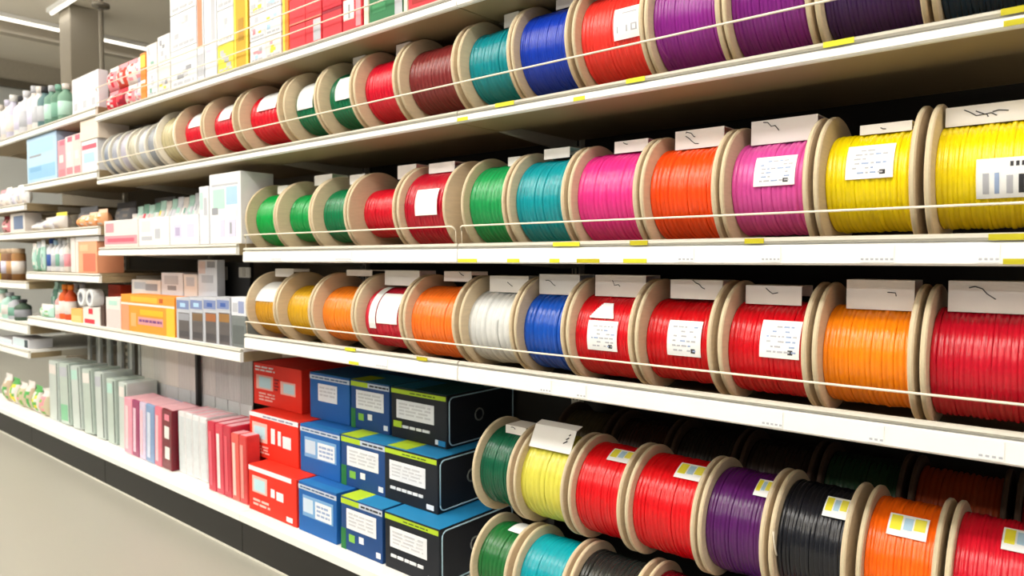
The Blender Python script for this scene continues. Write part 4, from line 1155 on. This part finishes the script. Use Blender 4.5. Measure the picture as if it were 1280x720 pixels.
for i in range(10):
    u = 109 + i * 6.6
    x = fx(u, 0.34)
    b = MB(); w = 0.017
    b.prism([(0, 0), (0.016, 0), (0.016, 0.003), (0.003, 0.004), (0.003, 0.014), (0.016, 0.014), (0.016, 0.017), (0, 0.017)], 0, 0.6, mat([(206, 208, 204), (168, 174, 170), (224, 226, 222)][i % 3], 0.35))
    b.v = [(z_ * 2 - 0.017, y_, x_) for x_, y_, z_ in b.v]
    o = b.build('plastic_strip'); o.location = (x, 0.335 + 0.02 * (i % 2), ZB + 0.0006)
    tag(o, '%s tall grey strip from the left standing behind the sleeves' % ORD[i], 'strip', g)
g = 'clear grey sheets behind the pink packs'
for i in range(9):
    u0 = 174 + i * 15.5
    x0, x1 = fx(u0, 0.29), fx(u0 + 15.5, 0.29) - 0.001
    t = thing('clear_sheet', '%s upright clear grey sheet from the left behind the pink packs' % ORD[i], 'plastic sheet', ((x0 + x1) / 2, 0.29, ZB + 0.0006), g)
    w = x1 - x0
    c = [(226, 222, 214), (220, 218, 212), (230, 226, 218), (216, 214, 210), (222, 218, 214), (210, 208, 206), (196, 196, 196), (204, 204, 204), (190, 192, 192)][i]
    b = MB()
    n = 5
    prof = []
    for q in range(n * 2 + 1):
        prof.append((-w / 2 + w * q / (n * 2), 0.004 * (q % 2)))
    vs = [(px_, py_, z_) for z_ in (0, 0.6) for px_, py_ in prof] + [(px_, py_ + 0.003, z_) for z_ in (0, 0.6) for px_, py_ in prof]
    m_ = len(prof)
    fs = []
    for q in range(m_ - 1):
        fs += [(q, q + 1, m_ + q + 1, m_ + q), (2 * m_ + q, 3 * m_ + q, 3 * m_ + q + 1, 2 * m_ + q + 1), (m_ + q, m_ + q + 1, 3 * m_ + q + 1, 3 * m_ + q), (q, 2 * m_ + q, 2 * m_ + q + 1, q + 1)]
    fs += [(0, m_, 3 * m_, 2 * m_), (m_ - 1, 3 * m_ - 1, 4 * m_ - 1, 2 * m_ - 1)]
    b.add(vs, fs, mat(c, 0.4, amt=0.05, scale=8))
    b.build('sheet', t)
    b = MB(); b.box(-w / 2 + 0.004, w / 2 - 0.004, -0.002, 0.0008, 0.26, 0.34, paper((214, 218, 220))); b.build('insert', t)
x = fx(242, 0.26)
b = MB(); b.box(-0.012, 0.012, 0, 0.022, 0, ZM - ZB - 0.06, BLACK_METAL, 0.003)
o = b.build('divider_post'); o.location = (x, 0.262, ZB + 0.0006); tag(o, 'thin black upright post among the clear grey sheets', 'post')
g = 'pink packs on the base shelf'
pk = [(150, 160, (232, 150, 170), (240, 200, 206)), (160, 169, (150, 44, 96), (226, 190, 206)), (169, 177, (206, 190, 214), (240, 190, 200)), (177, 188, (120, 150, 190), (206, 214, 230)), (188, 197, (220, 110, 130), (240, 190, 196)), (197, 210, (110, 18, 34), (230, 226, 222))]


def slim_pack(label, u0, u1, y, h, c1, c2, group, d=0.155, style=0, tilt=0):
    x0, x1 = fx(u0, y), fx(u1, y)
    w = x1 - x0 - 0.004
    t = thing('slim_pack', label, 'pack', ((x0 + x1) / 2, y, ZB + 0.0012 + 0.5 * w * abs(sin(radians(tilt)))), group, (0, radians(tilt), 0))
    b = MB(); b.box(-w / 2, w / 2, 0, d, 0, h, film(c1), 0.005); b.build('pack', t)
    b = MB()
    if style == 0:
        b.box(-w * 0.3, w * 0.05, -0.0015, 0.001, h * 0.08, h * 0.86, film(c2))
    elif style == 1:
        b.box(-w * 0.15, w * 0.3, -0.0015, 0.001, h * 0.18, h * 0.38, paper(c2))
        for za, zc_, mm in ((0.52, 0.72, paper(c2)), (0.82, 0.92, film((236, 130, 150)))):
            b2 = MB(); b2.box(-w * 0.2, w * 0.25, -0.0015, 0.001, h * za, h * zc_, mm); b2.build('insert', t)
    else:
        b.box(-w * 0.4, w * 0.4, -0.0015, 0.001, h * 0.05, h * 0.92, film(c2))
    b.build('insert', t)
    b = MB(); b.box(-w * 0.42, w * 0.42, d * 0.08, d * 0.9, h - 0.001, h + 0.001, film((226, 170, 180))); b.build('top_seal', t)


nm = ['rose pink slim pack next to the grey sleeves', 'plum slim pack with a pale stripe', 'lilac white slim pack between plum and blue', 'slate blue slim pack among the pink ones', 'pink slim pack left of the dark red one', 'dark red slim pack with two white marks']
for i, (u0, u1, c1, c2) in enumerate(pk):
    slim_pack(nm[i], u0, u1, 0.075, 0.297, c1, c2, g, style=1 if i == 5 else 0, tilt=2)
for i in range(4):
    slim_pack('%s clear white slim pack from the dark red one' % ORD[i], 219 + i * 9, 228 + i * 9, 0.10, 0.30, (222, 222, 224), (206, 212, 216), g, style=2, tilt=-1)
for i, (c1, c2) in enumerate([((196, 30, 60), (226, 90, 110)), ((206, 60, 80), (226, 222, 220)), ((190, 36, 60), (220, 80, 96)), ((222, 90, 80), (232, 200, 190)), ((206, 56, 56), (226, 150, 140))]):
    slim_pack('%s red slim pack from the clear white ones' % ORD[i], 256 + i * 9.9, 265.9 + i * 9.9, 0.06, 0.31 - (0.02 if i > 2 else 0), c1, c2, g, style=0, tilt=-1.5, d=0.065 if i > 2 else 0.17)

# ------------------------------------------------------------------ light from the rest of the store
w = bpy.data.worlds.new('world')
SC.world = w
w.use_nodes = True
bg = w.node_tree.nodes['Background']
bg.inputs['Color'].default_value = (1.0, 0.985, 0.96, 1)
bg.inputs['Strength'].default_value = 0.26

SC.view_settings.view_transform = 'Standard'
SC.view_settings.look = 'None'
SC.view_settings.gamma = 1
SC.view_settings.exposure = -0.18
SC.view_settings.use_curve_mapping = False
